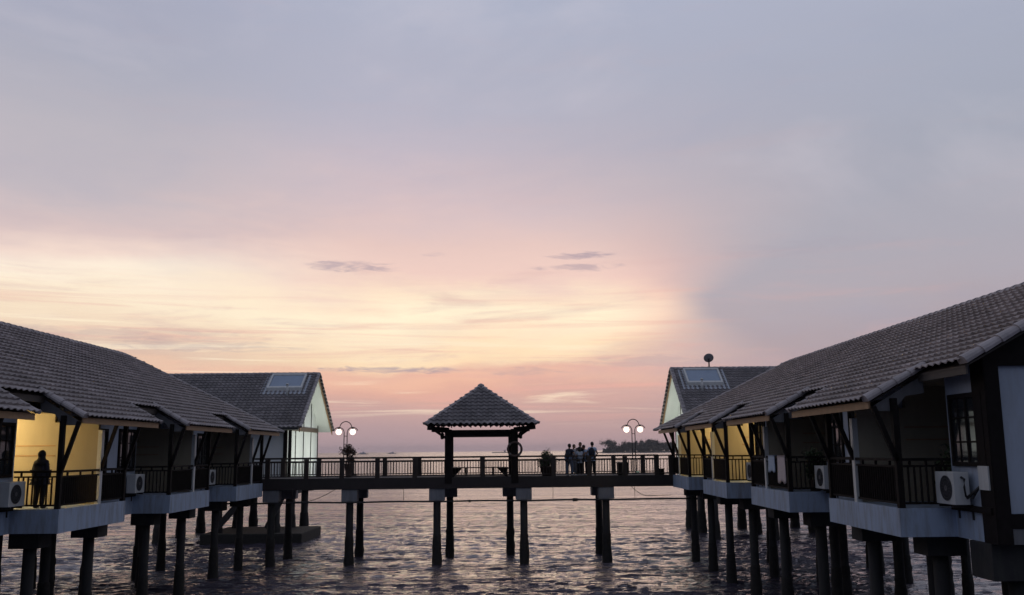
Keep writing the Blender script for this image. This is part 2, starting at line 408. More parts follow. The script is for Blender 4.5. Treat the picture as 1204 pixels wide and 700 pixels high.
    prev = y
    # gables / end walls
    def gable(yy0, yy1, mb):
        mb.prism([(s*Xw, zf), (s*Xback, zf), (s*Xback, top(Xw)), (s*Xr, zr-0.15), (s*Xw, top(Xw))], 'y', yy0, yy1)
    gable(y_start+0.35, y_start+0.55, w)
    w.prism([(s*Xw, zf), (s*Xback, zf), (s*Xback, top(Xw)), (s*Xw, top(Xw))], 'y', lasty-0.2, lasty-0.02)
    w.box(s*(Xback-0.18), s*(Xback), y_start+0.56, lasty-0.21, zf, top(Xw))
    allb = sorted(nears)
    # channel wall with balcony openings n..n+pd
    edges = [y_start+0.56]
    for n in allb: edges += [n+0.02, n+pd+0.16]
    edges.append(lasty-0.21)
    for i in range(0, len(edges), 2):
        a, b = edges[i], edges[i+1]
        if b > a: w.box(s*Xw, s*(Xw+0.16), a, b, zf, top(Xw)-0.02)
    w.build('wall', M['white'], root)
    for n in allb:
        b = MB()
        Xi = Xw+depth
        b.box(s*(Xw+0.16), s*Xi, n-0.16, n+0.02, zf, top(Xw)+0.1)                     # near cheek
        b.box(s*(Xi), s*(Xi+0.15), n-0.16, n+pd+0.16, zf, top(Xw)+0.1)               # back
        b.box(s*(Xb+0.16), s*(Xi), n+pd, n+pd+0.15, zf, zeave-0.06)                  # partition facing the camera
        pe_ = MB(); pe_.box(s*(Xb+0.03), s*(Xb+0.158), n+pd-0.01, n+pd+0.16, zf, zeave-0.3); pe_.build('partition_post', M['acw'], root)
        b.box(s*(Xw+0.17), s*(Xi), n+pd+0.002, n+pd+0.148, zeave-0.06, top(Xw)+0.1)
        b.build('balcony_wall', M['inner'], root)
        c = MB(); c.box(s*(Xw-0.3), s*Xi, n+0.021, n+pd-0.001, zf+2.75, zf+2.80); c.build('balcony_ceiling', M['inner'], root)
    # sill band between wall and slab in the recesses
    sb = MB()
    rec_spans = []
    prevend = y_start+0.35
    for n in allb:
        rec_spans.append((prevend, n)); prevend = n+ln
    for (a, b) in rec_spans:
        if b-a > 0.3: sb.box(s*(Xw-0.09), s*(Xw+0.01), a+0.01, b-0.01, zf-0.03, zf+0.09)
    sb.build('sill_band', M['timber'], root)
    # --- posts, braces, beams, railings
    for n in allb:
        hb = zeave-0.2
        for yy in (n+0.07, n+pd+0.08, n+ln-0.07):
            if yy != n+pd+0.08:
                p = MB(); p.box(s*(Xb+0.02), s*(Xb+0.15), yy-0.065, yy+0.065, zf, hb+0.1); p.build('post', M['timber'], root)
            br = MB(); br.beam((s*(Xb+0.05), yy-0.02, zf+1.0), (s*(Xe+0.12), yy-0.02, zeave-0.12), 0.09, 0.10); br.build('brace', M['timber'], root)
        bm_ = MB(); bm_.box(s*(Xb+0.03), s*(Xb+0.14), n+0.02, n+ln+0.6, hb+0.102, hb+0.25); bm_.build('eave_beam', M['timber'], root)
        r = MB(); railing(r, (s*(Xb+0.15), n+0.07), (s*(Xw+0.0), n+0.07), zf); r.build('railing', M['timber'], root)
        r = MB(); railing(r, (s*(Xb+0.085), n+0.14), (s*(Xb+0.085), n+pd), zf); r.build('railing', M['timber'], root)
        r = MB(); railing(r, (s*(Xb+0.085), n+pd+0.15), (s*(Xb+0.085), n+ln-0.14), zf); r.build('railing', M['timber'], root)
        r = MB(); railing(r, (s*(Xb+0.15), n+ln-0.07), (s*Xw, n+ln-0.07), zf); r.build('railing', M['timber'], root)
        # wall openings beyond the partition
        f = window_part(root, 'balcony_door', s, Xw, n+pd+0.45, n+ln-0.15, zf+0.03, zf+2.15, 2, 4, curtain=True)
        if n != allb[-1]:
            window_part(root, 'window', s, Xw, n+ln+0.25, n+ln+1.45, zf+0.85, zf+2.35, 2, 3, curtain=True)
        # door in the back wall of the balcony
        d = MB(); Xi = Xw+depth
        d.box(s*(Xi-0.05), s*(Xi+0.0), n+0.55, n+1.5, zf+0.01, zf+2.1)
        dd = d.build('balcony_door', M['soffit'], root)
        h = MB(); h.box(s*(Xi-0.10), s*(Xi-0.05), n+1.38, n+1.43, zf+0.95, zf+1.08); h.build('handle', M['steel'], dd, off=root.location)
        tr = MB()
        for zz in (1.45, 1.75): tr.box(s*(Xw+0.1), s*(Xi-0.5), n+pd-0.02, n+pd-0.001, zf+zz, zf+zz+0.03)
        tr.build('wall_trim', M['tan'], root)
    for (a, b) in rec_spans:
        if b-a > 1.5: window_part(root, 'window', s, Xw, b-1.6, b-0.15, zf+0.88, zf+2.38, 2, 3)
    if end_wall:
        e = MB(); yy = y_start+0.35
        e.box(s*(Xw-0.03), s*(Xw+0.25), yy-0.10, yy-0.002, zb-0.0, top(Xw)+0.1)
        e.box(s*(Xw+0.252), s*Xback, yy-0.08, yy-0.002, zf-0.3, zf-0.02)
        e.box(s*(Xw+0.252), s*Xback, yy-0.08, yy-0.002, zf+2.87, zf+3.1)
        e.box(s*(Xw-0.05), s*(Xw-0.002), yy-0.09, yy+0.45, zb, top(Xw))
        e.prism([(s*(Xw+0.255), zf+3.102), (s*Xback, zf+3.102), (s*Xback, top(Xw)), (s*Xr, zr-0.16), (s*(Xw+0.255), top(Xw)+0.12)], 'y', yy-0.07, yy-0.003)  # dark gable board standing in for the shadow under the verge
        for X in (Xr-0.1, Xback-0.3): e.box(s*X, s*(X+0.28), yy-0.075, yy-0.003, zf-0.01, top(Xw))
        e.build('end_frame', M['timber'], root)
        lo = MB(); lo.box(s*(Xw+0.252), s*Xback, yy-0.06, yy-0.002, zb, zf-0.302); lo.build('skirt_board', M['infill'], root)
    # --- piles
    k = 0
    ys = []
    for n in allb: ys += [n+0.75, n+ln-0.35]
    for yy in ys:
        for X in (Xb+1.05, Xb+4.7, Xb+8.4):
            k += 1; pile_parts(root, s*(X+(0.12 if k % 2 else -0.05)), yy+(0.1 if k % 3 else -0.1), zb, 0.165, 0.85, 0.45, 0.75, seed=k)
    for n in allb[:-1]:
        for X in (Xb+3.4, Xb+8.1): k += 1; pile_parts(root, s*X, n+ln+1.9, zb, 0.165, 0.8, 0.45, 0.75, seed=k)
    if end_wall:
        for X in (Xb+1.9, Xb+5.5): k += 1; pile_parts(root, s*X, y_start+1.0, zb, 0.24, 1.5, 0.72, 0.9, seed=k)
    return dict(root=root, Xw=Xw, Xe=Xe, Xm=Xm, depth=depth, zf=zf, s=s, zr=zr, Xr=Xr, pd=pd)

Lr = chalet_row(-1, 12.6, 1.35, 4.43, 3.77, [18.1, 26.5, 35.0, 43.3], 4.5, 14.5, 48.5, 6.96, 6.5, 44.6, 49.6,
                'long chalet building with stepped tiled roof and balconies on the left of the channel')
Rr = chalet_row(1, 8.2, 1.20, 4.62, 4.02, [20.4, 28.5, 36.8, 44.7], 4.5, 18.35, 50.0, 6.91, 5.6, 45.0, 51.4,
                'long chalet building with stepped tiled roof and balconies on the right of the channel', end_wall=True, slope=0.547)

# ------------------------------------------------------------------ gable houses beyond the footbridge
def gable_house(s, Xo, y0, y1, zeave, zr, Xfar, label, plinth):
    root = thing('gable_house', label, 'house', (s*(Xo+5), (y0+y1)/2, WZ), world=True)
    ym = (y0+y1)/2; run = ym-y0; SLg = (zr-zeave)/run; a = math.hypot(1, SLg)
    xa, xb = sorted((s*Xo, s*Xfar))
    nc = int(math.ceil(run*a/TC))
    tile_sheet('roof', (0, y0, zeave), (1,0,0), Vector((0,1,SLg))/a, Vector((0,-SLg,1))/a, xa, xb, nc, root, lambda q: 0, [((0,ym,0), (0,1,0))])
    tile_sheet('roof', (0, y1, zeave), (1,0,0), Vector((0,-1,SLg))/a, Vector((0,SLg,1))/a, xa, xb, nc, root, lambda q: 0, [((0,ym,0), (0,-1,0))], samples=4)
    c = MB(); cap_tiles(c, (xa, ym, zr+0.03), (xb, ym, zr+0.03), 0.14)
    c.build('ridge_cap', M['captile'], root)
    for (yy) in (y0, y1):
        v = MB(); cap_tiles(v, (s*(Xo+0.02), yy, zeave+0.04), (s*(Xo+0.02), ym, zr+0.04), 0.13)
        v.build('verge_cap', M['captile'], root)
    for yy in (y0, y1):
        bb = MB()
        q = 1 if yy == y0 else -1
        bb.prism([(yy+q*0.06, zeave-0.28), (yy+q*0.06, zeave-0.04), (ym, zr-0.06), (ym, zr-0.33)], 'x', s*(Xo+0.03), s*(Xo+0.08))
        bb.build('barge_board', M['tan'], root)
    so = MB()
    for yy in (y0, y1):
        q = 1 if yy == y0 else -1
        so.prism([(yy+q*0.1, zeave-0.02), (ym, zr-0.08), (ym, zr-0.13), (yy+q*0.1, zeave-0.08)], 'x', s*(Xo+0.09), s*(Xfar))
    so.build('soffit', M['gable'], root)
    Xw = Xo+1.0; w0 = y0+0.75; w1 = y1-0.75; zf = 4.1
    topw = zeave+SLg*0.75-0.12
    w = MB()
    w.prism([(w0, zf), (w1, zf), (w1, topw), (ym, zr-0.2), (w0, topw)], 'x', s*Xw, s*(Xw+0.2))
    w.prism([(w0, zf), (w1, zf), (w1, topw), (ym, zr-0.2), (w0, topw)], 'x', s*(Xfar-0.6), s*(Xfar-0.4))
    w.box(s*(Xw+0.2), s*(Xfar-0.6), w0, w0+0.2, zf, topw); w.box(s*(Xw+0.2), s*(Xfar-0.6), w1-0.2, w1, zf, topw)
    w.build('wall', M['gable'], root)
    sl = MB(); sl.box(s*(Xw-0.02), s*(Xfar-0.4), w0-0.02, w1+0.02, zf-0.35, zf-0.002); sl.build('floor_slab', M['cap'], root)
    t = MB()
    zt = zeave+0.0
    t.box(s*(Xw-0.05), s*(Xw-0.003), w0+0.1, w1-0.1, zt-0.13, zt+0.17)
    t.build('tie_band', M['brown'], root)
    def strip(*a):
        q = MB(); q.box(*a); q.build('timber_strip', M['timber'], root)
    for k in range(1, 4):
        yy = w0+(w1-w0)*k/4; hz = zr-0.3-SLg*abs(yy-ym)
        strip(s*(Xw-0.04), s*(Xw-0.003), yy-0.05, yy+0.05, zf, zt-0.132)
        strip(s*(Xw-0.038), s*(Xw-0.003), yy-0.035, yy+0.035, zt+0.172, hz)
    for yy in (w0, w1): strip(s*(Xw-0.03), s*(Xw+0.2), yy-0.09, yy+0.09, zf+0.01, topw-0.02)
    g = MB(); g.tube([(s*(Xo+0.1), y0-0.1, zeave-0.06), (s*Xfar, y0-0.1, zeave-0.06)], 0.1, 8); g.build('gutter', M['dark'], root)
    p = MB(); p.tube([(s*(Xo+0.75), w0-0.18, zeave-0.1), (s*(Xo+0.75), w0-0.18, zf)], 0.11, 8); p.build('downpipe', M['timber'], root)
    # skylight
    def RP(x, t, h): return (x, y0+t*1.0/1.0, zeave+SLg*t+h)
    xs0, xs1 = Xo+0.75, Xo+3.15; t0, t1 = run*0.64, run*0.92
    sk = MB()
    def slopebox(mb, xa_, xb_, ta, tb, h0, h1):
        vs = [RP(s*x, t, h) for h in (h0, h1) for (x, t) in ((xa_, ta), (xb_, ta), (xb_, tb), (xa_, tb))]
        mb.add(vs, [(0,3,2,1),(4,5,6,7),(0,1,5,4),(1,2,6,5),(2,3,7,6),(3,0,4,7)])
    slopebox(sk, xs0-0.35, xs1+0.35, t0-0.35, t1+0.15, 0.02, 0.12)
    k_ = sk.build('skylight', M['flash'], root)
    fr = MB()
    slopebox(fr, xs0, xs0+0.12, t0, t1, 0.121, 0.34); slopebox(fr, xs1-0.12, xs1, t0, t1, 0.121, 0.34); slopebox(fr, xs0+0.12, xs1-0.12, t0, t0+0.15, 0.121, 0.34); slopebox(fr, xs0+.12, xs1-.12, t1-0.12, t1, .121, .34)
    fr.build('frame', M['acw'], k_, off=root.location)
    pn = MB(); slopebox(pn, xs0+0.121, xs1-0.121, t0+0.151, t1-0.121, 0.125, 0.26); pn.build('pane', M['skypane'], k_, off=root.location)
    vp = MB(); q = RP(s*(Xo+1.6), t0-0.55, 0); vp.tube([q, (q[0], q[1], q[2]+0.85)], 0.07, 10); vp.lathe((q[0], q[1], q[2]+0.85), [(0.11,0),(0.11,0.06),(0.02,0.12)], 10)
    vp.build('vent_pipe', M['acw'], root)
    kk = 50
    for X in (Xw+0.7, Xw+4.4, Xw+8.2):
        for yy in (w0+0.6, ym, w1-0.6):
            kk += 1; pile_parts(root, s*X, yy, zf-0.35, 0.26, 1.2, 0.55, 1.0, seed=kk)
    if plinth:
        pl = MB(); pl.box(s*(Xw-1.2), s*(Xw+5.2), w0-0.4, w0+5.6, -1, WZ+0.62); pl.build('plinth', M['growth'], root, bevel=0.05)
        br = MB(); br.beam((s*(Xw+1.2), w0+0.3, WZ+0.9), (s*(Xw+0.2), w0+0.3, zf-0.9), 0.3, 0.3); br.beam((s*(Xw+4.4), w0+0.3, WZ+0.9), (s*(Xw+2.2), w0+0.3, zf-0.4), 0.35, 0.35); br.build('strut', M['conc'], root)
    # unseen low floodlights; long arms added to even the wash on the gable wall
    for q, (dy, which) in enumerate(((-2.4, 'nearer'), (2.2, 'farther'))):
        fl = thing('unseen_floodlight', '%s unseen greenish floodlight on an added low arm at the gable wall of the %s house' % (which, 'left' if s < 0 else 'right'), 'light', (s*Xw, ym+dy, zf+0.15), group='added unseen floodlights on the gable walls')
        a_ = MB(); a_.beam((0,0,0), (-s*3.3, 0, 0), 0.05, 0.05); a_.build('arm', M['steel'], fl)  # arm added to carry the unseen floodlight
        h_ = MB(); h_.box(-s*3.25-0.12, -s*3.25+0.12, -0.2, 0.2, 0.03, 0.12); h_.build('unseen_lamp_housing', M['steel'], fl)
        h_ = MB(); h_.box(-s*3.25-0.1, -s*3.25+0.1, -0.17, 0.17, 0.122, 0.14); h_.build('unseen_lamp_lens', M['flood'], fl)
        ld = bpy.data.lights.new('unseen_floodlight_beam', 'AREA'); ld.shape = 'RECTANGLE'; ld.size = 0.3; ld.size_y = 0.5; ld.energy = FLOOD; ld.color = (0.95, 1.0, 0.87); ld.spread = math.radians(150)
        lo = bpy.data.objects.new('light', ld); COL.objects.link(lo); lo.parent = fl; lo.location = (-s*3.25, 0, 0.2)
        d = Vector((s*0.75, 0.0, 1)).normalized(); lo.rotation_euler = d.to_track_quat('-Z', 'Y').to_euler()
    return dict(ym=ym, zr=zr)
FLOOD = 95
gable_house(-1, 13.55, 60.0, 71.0, 7.50, 11.35, 27, 'tall gabled house with skylight and greenish lit gable wall on the left', True)
GR = gable_house(1, 10.95, 59.2, 70.2, 7.50, 11.4, 25, 'tall gabled house with skylight and satellite dish on the right', False)

# satellite dish on the right ridge
sd = thing('satellite_dish', 'round grey satellite dish on a short mast on the right house ridge', 'satellite dish', (13.6, GR['ym'], GR['zr']+0.15))
m = MB(); m.tube([(0,0,-0.1), (0,0,0.55)], 0.05, 8); m.build('mast', M['steel'], sd)
m = MB(); prof = []
n = 24; vs = []; fs = []
R_ = Matrix.Rotation(math.radians(-62), 3, 'X')@Matrix.Rotation(0, 3, 'Z')
for side in (0, 1):
    for i in range(7):
        r = 0.33*i/6
        for k in range(n):
            t = 2*math.pi*k/n; z = 0.35*r*r*1.6-0.02*side
            vs.append(R_@Vector((r*1.05*math.cos(t), r*math.sin(t), z))+Vector((0, 0, 0.58)))
K = 7*n
for side in (0, 1):
    for i in range(6):
        for k in range(n):
            a, b, c, d = side*K+i*n+k, side*K+i*n+(k+1)%n, side*K+(i+1)*n+(k+1)%n, side*K+(i+1)*n+k
            fs.append((a,b,c,d) if not side else (d,c,b,a))
for k in range(n): fs.append((6*n+k, 6*n+(k+1)%n, K+6*n+(k+1)%n, K+6*n+k))
m.add(vs, fs, True); m.build('dish', M['dish'], sd, recalc=False)
m = MB(); e = R_@Vector((0,0,0.36))+Vector((0,0,0.58)); m.tube([R_@Vector((0,-0.31,0.05))+Vector((0,0,.58)), e], 0.012, 6); m.sphere(e, 0.045, 8, 6); m.build('feed_arm', M['steel'], sd)

# ------------------------------------------------------------------ footbridge (local frame: u along, v away from camera)
BR = thing('footbridge', 'dark timber footbridge with baluster railings crossing the channel on concrete piles', 'bridge', (0, 48.7, 0), math.radians(2.4))
BD = Vector((0, 48.7, 0)); BROT = Matrix.Rotation(math.radians(2.4), 3, 'Z')
def bw(u, v, z=0): return BD+BROT@Vector((u, v, z))
U0, U1 = -16.0, 8.25; DW = 4.2; ZD = 4.60
m = MB(); m.box(U0, U1, 0.16, DW-0.16, ZD-0.12, ZD); m.build('deck', M['fascia'], BR)
for v in (0.0, DW-0.15):
    m = MB(); m.box(U0, U1, v, v+0.15, ZD-0.55, ZD+0.02); m.build('edge_beam', M['fascia'], BR)
m = MB()
for k in range(17):
    uu = U0+0.7+k*1.42
    m.box(uu, uu+0.2, 0.152, DW-0.152, ZD-0.42, ZD-0.123)
m.build('cross_beam', M['fascia'], BR)
def post_us():
    us = [-12.5, -10.55, -8.75, -6.95]; 
    us += [-5.05, -3.32, -1.58, 0.12]
    us += [2.05, 3.9, 5.75, 7.4, 8.15]
    return [-14.3]+us
for v in (0.11, DW-0.11):
    us = post_us()
    for u in us:
        m = MB(); m.box(u-0.115, u+0.115, v-0.10, v+0.10, ZD+0.02, ZD+0.98); m.build('railing_post', M['post'], BR)
    us2 = [U0+0.05]+us
    m = MB(); m.box(U0, U1, v-0.07, v+0.07, ZD+0.982, ZD+1.05); m.build('handrail', M['post'], BR)
    for a, b in zip(us2[:-1], us2[1:]):
        a += 0.117; b -= 0.117
        if b-a < 0.15: continue
        m = MB()
        m.box(a, b, v-0.025, v+0.025, ZD+0.80, ZD+0.86); m.box(a, b, v-0.025, v+0.025, ZD+0.10, ZD+0.15)
        nb = max(2, round((b-a)/0.152))
        for i in range(nb):
            x = a+(b-a)*(i+.5)/nb; m.box(x-0.014, x+0.014, v-0.014, v+0.014, ZD+0.151, ZD+0.799)
        m.build('railing_panel', M['post'], BR)
# piles below
for k, (u, v, face) in enumerate([(-8.35, 0.35, 1), (-8.25, 3.9, 0), (-3.92, 0.35, 1), (-3.35, 3.9, 0), (-0.05, 3.9, 0), (0.52, 0.35, 1), (4.75, 0.35, 1), (4.85, 3.9, 0), (-12.3, 0.35, 1), (-12.1, 3.9, 0)]):
    wdt = 0.19
    m = MB(); zt = ZD-0.55-0.6
    m.lathe((u, v, 0), [(wdt, -1.6), (wdt, WZ+0.9), (wdt*0.98, zt)], 16)
    a = m.build('pile', M['conc'], BR)
    g = MB(); rs = random.Random(k); pr = [(wdt*1.1, -1.6), (wdt*1.24, WZ-0.2)]
    for q in range(8): pr.append((wdt*(1.24-0.2*q/7)+rs.random()*0.03, WZ+0.1+1.25*q/7))
    pr.append((wdt*0.97, WZ+1.5)); g.lathe((u, v, 0), pr, 12)
    g.v = [(u+(x-u)*(1+.15*noise.noise(Vector((x*7, y*7, z*4)))), v+(y-v)*(1+.15*noise.noise(Vector((x*7, y*7, z*4)))), z) for x, y, z in g.v]
    g.build('marine_growth', M['growth'], a)
    m = MB(); hw = 0.40
    m.box(u-hw, u+hw, v-0.3, v+0.45, zt, ZD-0.553); m.build('pile_cap', M['cap'], BR, bevel=0.02)
# water main and its hangers under the deck
pp = thing('water_pipe', 'thin black water pipe slung beneath the footbridge', 'pipe', (0, 48.7, 0), math.radians(2.4))
m = MB()
pts = [(U0+i*(U1+1.2-U0)/40, -0.02, 3.42+0.012*math.sin(i*0.9)) for i in range(41)]
m.tube(pts, 0.042, 8); m.tube([(3.0, -0.02, 3.42), (3.25, -0.02, 3.42)], 0.085, 10); m.tube([(-2.3, -0.02, 3.42), (-2.2, -0.02, 3.42)], 0.07, 8); m.build('pipe', M['pipe'], pp)
for u in (-14.0, -11.2, -5.6, 2.0, 6.2):
    m = MB(); m.tube([(u, -0.02, 3.4), (u, -0.02, 4.12)], 0.012, 6); m.build('hanger', M['steel'], pp)
cb = MB(); pts = [(6.05, 0.05, 4.1)]
for i in range(13):
    t = i/12; pts.append((6.0-0.12*math.sin(t*math.pi)+t*2.1, 0.05, 4.1-0.55*math.sin(min(1, t*2)*math.pi/2)+0.05*t))
cb.tube(pts, 0.016, 6); o = cb.build('cable', M['pipe']); o.location = (0, 48.7, 0); o.rotation_euler[2] = math.radians(2.4)
tag(o, 'slack black cable drooping under the right end of the footbridge', 'cable', 'slack cables under the footbridge')
cb = MB(); pts = []
for i in range(15):
    t = i/14; pts.append((-9.0-2.9*t, 0.05, 4.1-0.62*(1-(1-min(1, t*1.6))**2)+0.02*math.sin(t*9)))
cb.tube(pts, 0.016, 6); o = cb.build('cable', M['pipe']); o.location = (0, 48.7, 0); o.rotation_euler[2] = math.radians(2.4)
tag(o, 'slack black cable drooping under the left end of the footbridge', 'cable', 'slack cables under the footbridge')

# ------------------------------------------------------------------ pavilion
PV = thing('pavilion', 'open square pavilion with a grey tiled pyramid roof standing on the footbridge', 'pavilion', tuple(bw(-1.64, 2.1, ZD)), math.radians(2.4))
pe = 2.84; ph = 2.08; pz = 2.66
a = math.hypot(1, ph/pe); ncp = int(math.ceil(pe*a/TC))
for q in range(4):
    Rz = Matrix.Rotation(q*math.pi/2, 3, 'Z')
    O = Rz@Vector((0, -pe, pz)); sdv = Rz@Vector((1,0,0)); tdv = Rz@(Vector((0,1,ph/pe))/a); nv = Rz@(Vector((0,-ph/pe,1))/a)
    c1 = Rz@Vector((1,1,0)); c2 = Rz@Vector((-1,1,0))
    tile_sheet('roof', O, sdv, tdv, nv, -pe, pe, ncp, PV, lambda s_: 0, [((0,0,0), tuple(c1)), ((0,0,0), tuple(c2))], samples=8)
m = MB()
for (sx, sy) in ((1,1),(1,-1),(-1,1),(-1,-1)):
    cap_tiles(m, (sx*(pe+0.03), sy*(pe+0.03), pz+0.04), (0, 0, pz+ph+0.05), 0.10)
m.lathe((0,0,pz+ph), [(0.2, 0.0), (0.17, 0.12), (0.05, 0.19)], 10); m.build('hip_cap', M['captile'], PV)
for q in range(4):
    Rz = Matrix.Rotation(q*math.pi/2, 3, 'Z')
    for i in range(9):
        xx = -2.2+i*0.55; zt_ = lambda v: pz-0.09+(pe-v)*ph/pe
        lim = max(abs(xx)+0.05, 0.1)
        m = MB(); m.beam(Rz@Vector((xx, -pe+0.12, zt_(pe-0.12))), Rz@Vector((xx, -lim, zt_(lim))), 0.06, 0.09); m.build('rafter', M['timber'], PV)
ps = 1.70
for (sx, sy) in ((1,1),(1,-1),(-1,1),(-1,-1)):
    py = sy*ps if sy > 0 else -1.98
    m = MB(); m.box(sx*ps-0.18, sx*ps+0.18, py-0.17, py+0.17, 0.0 if sy > 0 else -0.3, 2.42); m.build('post', M['timber'], PV, bevel=0.01)
    m = MB(); m.beam((sx*(ps+0.15), py, 2.0), (sx*(ps+0.95), py, 2.55), 0.12, 0.12)
    m.build('bracket', M['timber'], PV)
    m = MB(); m.beam((sx*(ps), py, 2.42), (sx*(pe-0.12), py+(0.9 if sy > 0 else -0.7), 2.5), 0.14, 0.2); m.build('hip_rafter', M['timber'], PV)
for yy in (-1.98, ps):
    m = MB(); m.box(-ps+0.18, ps-0.18, yy-0.09, yy+0.09, 2.08, 2.40); m.build('beam', M['timber'], PV)
for xx in (-ps, ps):
    m = MB(); m.box(xx-0.09, xx+0.09, -1.80, ps-0.18, 2.06, 2.38); m.build('beam', M['timber'], PV)
for sx, nm in ((-1, 'left'), (1, 'right')):
    t = thing('wall_lantern', 'small dark unlit lantern on the %s front post of the pavilion' % nm, 'lantern', tuple(bw(-1.64+sx*(ps+0.2), 0.15, ZD+1.98)), 0, 'lanterns on the pavilion posts')
    m = MB(); m.beam((0,0,0.2), (sx*0.1, 0, 0.25), 0.03, 0.03); m.build('bracket', M['steel'], t)
    m = MB(); m.lathe((sx*0.12, 0, -0.05), [(0.04, 0), (0.085, 0.03), (0.10, 0.25), (0.12, 0.26), (0.03, 0.36)], 8); m.build('lamp_body', M['dark'], t)
# life ring on the right front post
t = thing('life_ring', 'round life ring hanging on the right front post of the pavilion', 'life ring', tuple(bw(0.06, -0.12, ZD+1.40)), math.radians(2.4))
m = MB(); m.tube([(0.35*math.cos(2*math.pi*i/32), 0, 0.35*math.sin(2*math.pi*i/32)) for i in range(32)], 0.062, 10, closed=True); m.build('ring', M['ring'], t)
for k in range(4):
    m = MB(); t0 = math.pi/4+k*math.pi/2
    m.tube([(0.35*math.cos(t0+d), 0, 0.35*math.sin(t0+d)) for d in (-0.14, -0.05, 0.05, 0.14)], 0.066, 10); m.build('band', M['ringw'], t)
m = MB(); m.tube([(0.0, 0.05, 0.42), (0, 0.0, 0.36), (0,0.0,0.3)], 0.012, 6); m.build('cord', M['ringw'], t)
# benches
def bench(u, v, rz, L, label):
    t = thing('bench', label, 'bench', tuple(bw(u, v, ZD)), math.radians(2.4)+rz, 'timber benches in the pavilion')
    m = MB()
    for k in range(3): m.box(-L/2, L/2, -0.21+k*0.15, -0.09+k*0.15, 0.40, 0.45)
    m.build('seat', M['timber'], t)
    for x in (-L/2+0.35, L/2-0.35):
        m = MB(); m.box(x-0.05, x+0.05, -0.18, 0.18, 0.0, 0.398); m.build('leg', M['timber'], t)
bench(-1.72, 3.62, 0, 2.2, 'long timber bench along the far rail of the pavilion')
def side_bench(u, sx, label):
    t = thing('bench', label, 'bench', tuple(bw(u, 2.1, ZD)), math.radians(2.4), 'timber benches in the pavilion')
    m = MB(); m.box(-0.27 , 0.27, -1.4, 1.4, 0.40, 0.46); m.build('seat', M['timber'], t)
    for y in (-1.2, 0, 1.2):
        m = MB(); m.prism([(-sx*0.27*1, 0.398), (sx*0.22, 0.398), (sx*0.22*1, 0.0), (sx*0.12, 0.0)], 'y', y-0.05, y+0.05); m.build('leg', M['timber'], t)
side_bench(-2.95, -1, 'timber side bench on angled supports at the left of the pavilion')
side_bench(-0.49, 1, 'timber side bench on angled supports at the right of the pavilion')

# ------------------------------------------------------------------ lamps on the bridge
def make_lamp():
    t = thing('street_lamp', 'twin globe lamp on a double hooped pole at the right end of the footbridge', 'street lamp', (0,0,0), 0, 'twin globe lamps on the footbridge')
    for sx in (-1, 1):
        m = MB(); m.tube([(sx*0.085, 0, 0), (sx*0.085, 0, 2.38)], 0.026, 8); m.build('pole', M['steel'], t)
        m = MB(); m.tube([(sx*(0.385-0.30*math.cos(a)), 0, 2.38+0.30*math.sin(a)) for a in [math.radians(q) for q in range(0, 166, 12)]], 0.024, 8); m.build('arm', M['steel'], t)
        m = MB(); m.sphere((sx*0.385, 0, 2.43), 0.158, 20, 14); m.build('globe', M['globe'], t)
        m = MB(); m.lathe((sx*0.385, 0, 2.60), [(0.06, -0.02), (0.05, 0.05), (0.02, 0.10)], 10); m.build('globe_cap', M['steel'], t)
    m = MB(); m.tube([(-0.33*math.cos(a), 0, 2.64+0.36*math.sin(a)) for a in [math.radians(q) for q in range(0, 181, 12)]], 0.024, 8); m.build('hoop', M['steel'], t)
    m = MB(); m.tube([(-0.085, 0, 2.2), (0.085, 0, 2.2)], 0.02, 6); m.tube([(-0.085, 0, 1.2), (0.085, 0, 1.2)], 0.02, 6); m.build('crossbar', M['steel'], t)
    m = MB(); m.box(-0.16, 0.16, -0.1, 0.1, 0, 0.05); m.build('base_plate', M['steel'], t)
    return t
lamp = make_lamp(); lamp.location = bw(6.88, 3.85, ZD); lamp.rotation_euler[2] = math.radians(2.4)
l2 = copy_tree(lamp, None, 'twin globe lamp on a double hooped pole beside the left gabled house'); l2.location = bw(-9.10, 3.85, ZD)

# ------------------------------------------------------------------ plants in pots
def leaves(mb, c, rx, rz, n, size, seed, jit=0.5):
    rs = random.Random(seed); c = Vector(c); clumps = []
    for i in range(14):
        d = Vector((rs.gauss(0,1), rs.gauss(0,1), rs.gauss(0,1))).normalized()
        k = rs.uniform(0.35, 1.0); clumps.append(c+Vector((d.x*rx*k, d.y*rx*k, d.z*rz*k)))
    for i in range(n):
        q = rs.choice(clumps)+Vector((rs.gauss(0,1)*rx*0.26, rs.gauss(0,1)*rx*0.26, rs.gauss(0,1)*rz*0.26))
        a = Vector((rs.gauss(0,1), rs.gauss(0,1), rs.gauss(0,1)+0.3)).normalized(); b = a.cross(Vector((rs.gauss(0,1), rs.gauss(0,1), rs.gauss(0,1)))).normalized()
        L = size*rs.uniform(0.6, 1.3); w = L*0.32
        mb.add([q-a*L*0.5, q+b*w*0.5, q+a*L*0.5, q-b*w*0.5], [(0,1,2,3)])
t = thing('potted_shrub', 'bushy dark shrub in a round planter between the pavilion and the group of people', 'potted plant', tuple(bw(1.78, 0.72, ZD)), 0, 'potted shrubs on the footbridge')
m = MB(); m.lathe((0,0,0), [(0.26, 0), (0.36, 0.42), (0.40, 0.44), (0.40, 0.50), (0.33, 0.50)], 18); m.build('pot', M['terra'], t)
m = MB(); 
for k in range(7): 
    d = Vector((math.cos(k*0.9), math.sin(k*0.9), 0)); m.tube([d*0.05+Vector((0,0,0.45)), d*0.18+Vector((0,0,0.8)), d*0.3+Vector((0,0,1.12))], 0.015, 5)
m.build('stem', M['bark'], t)
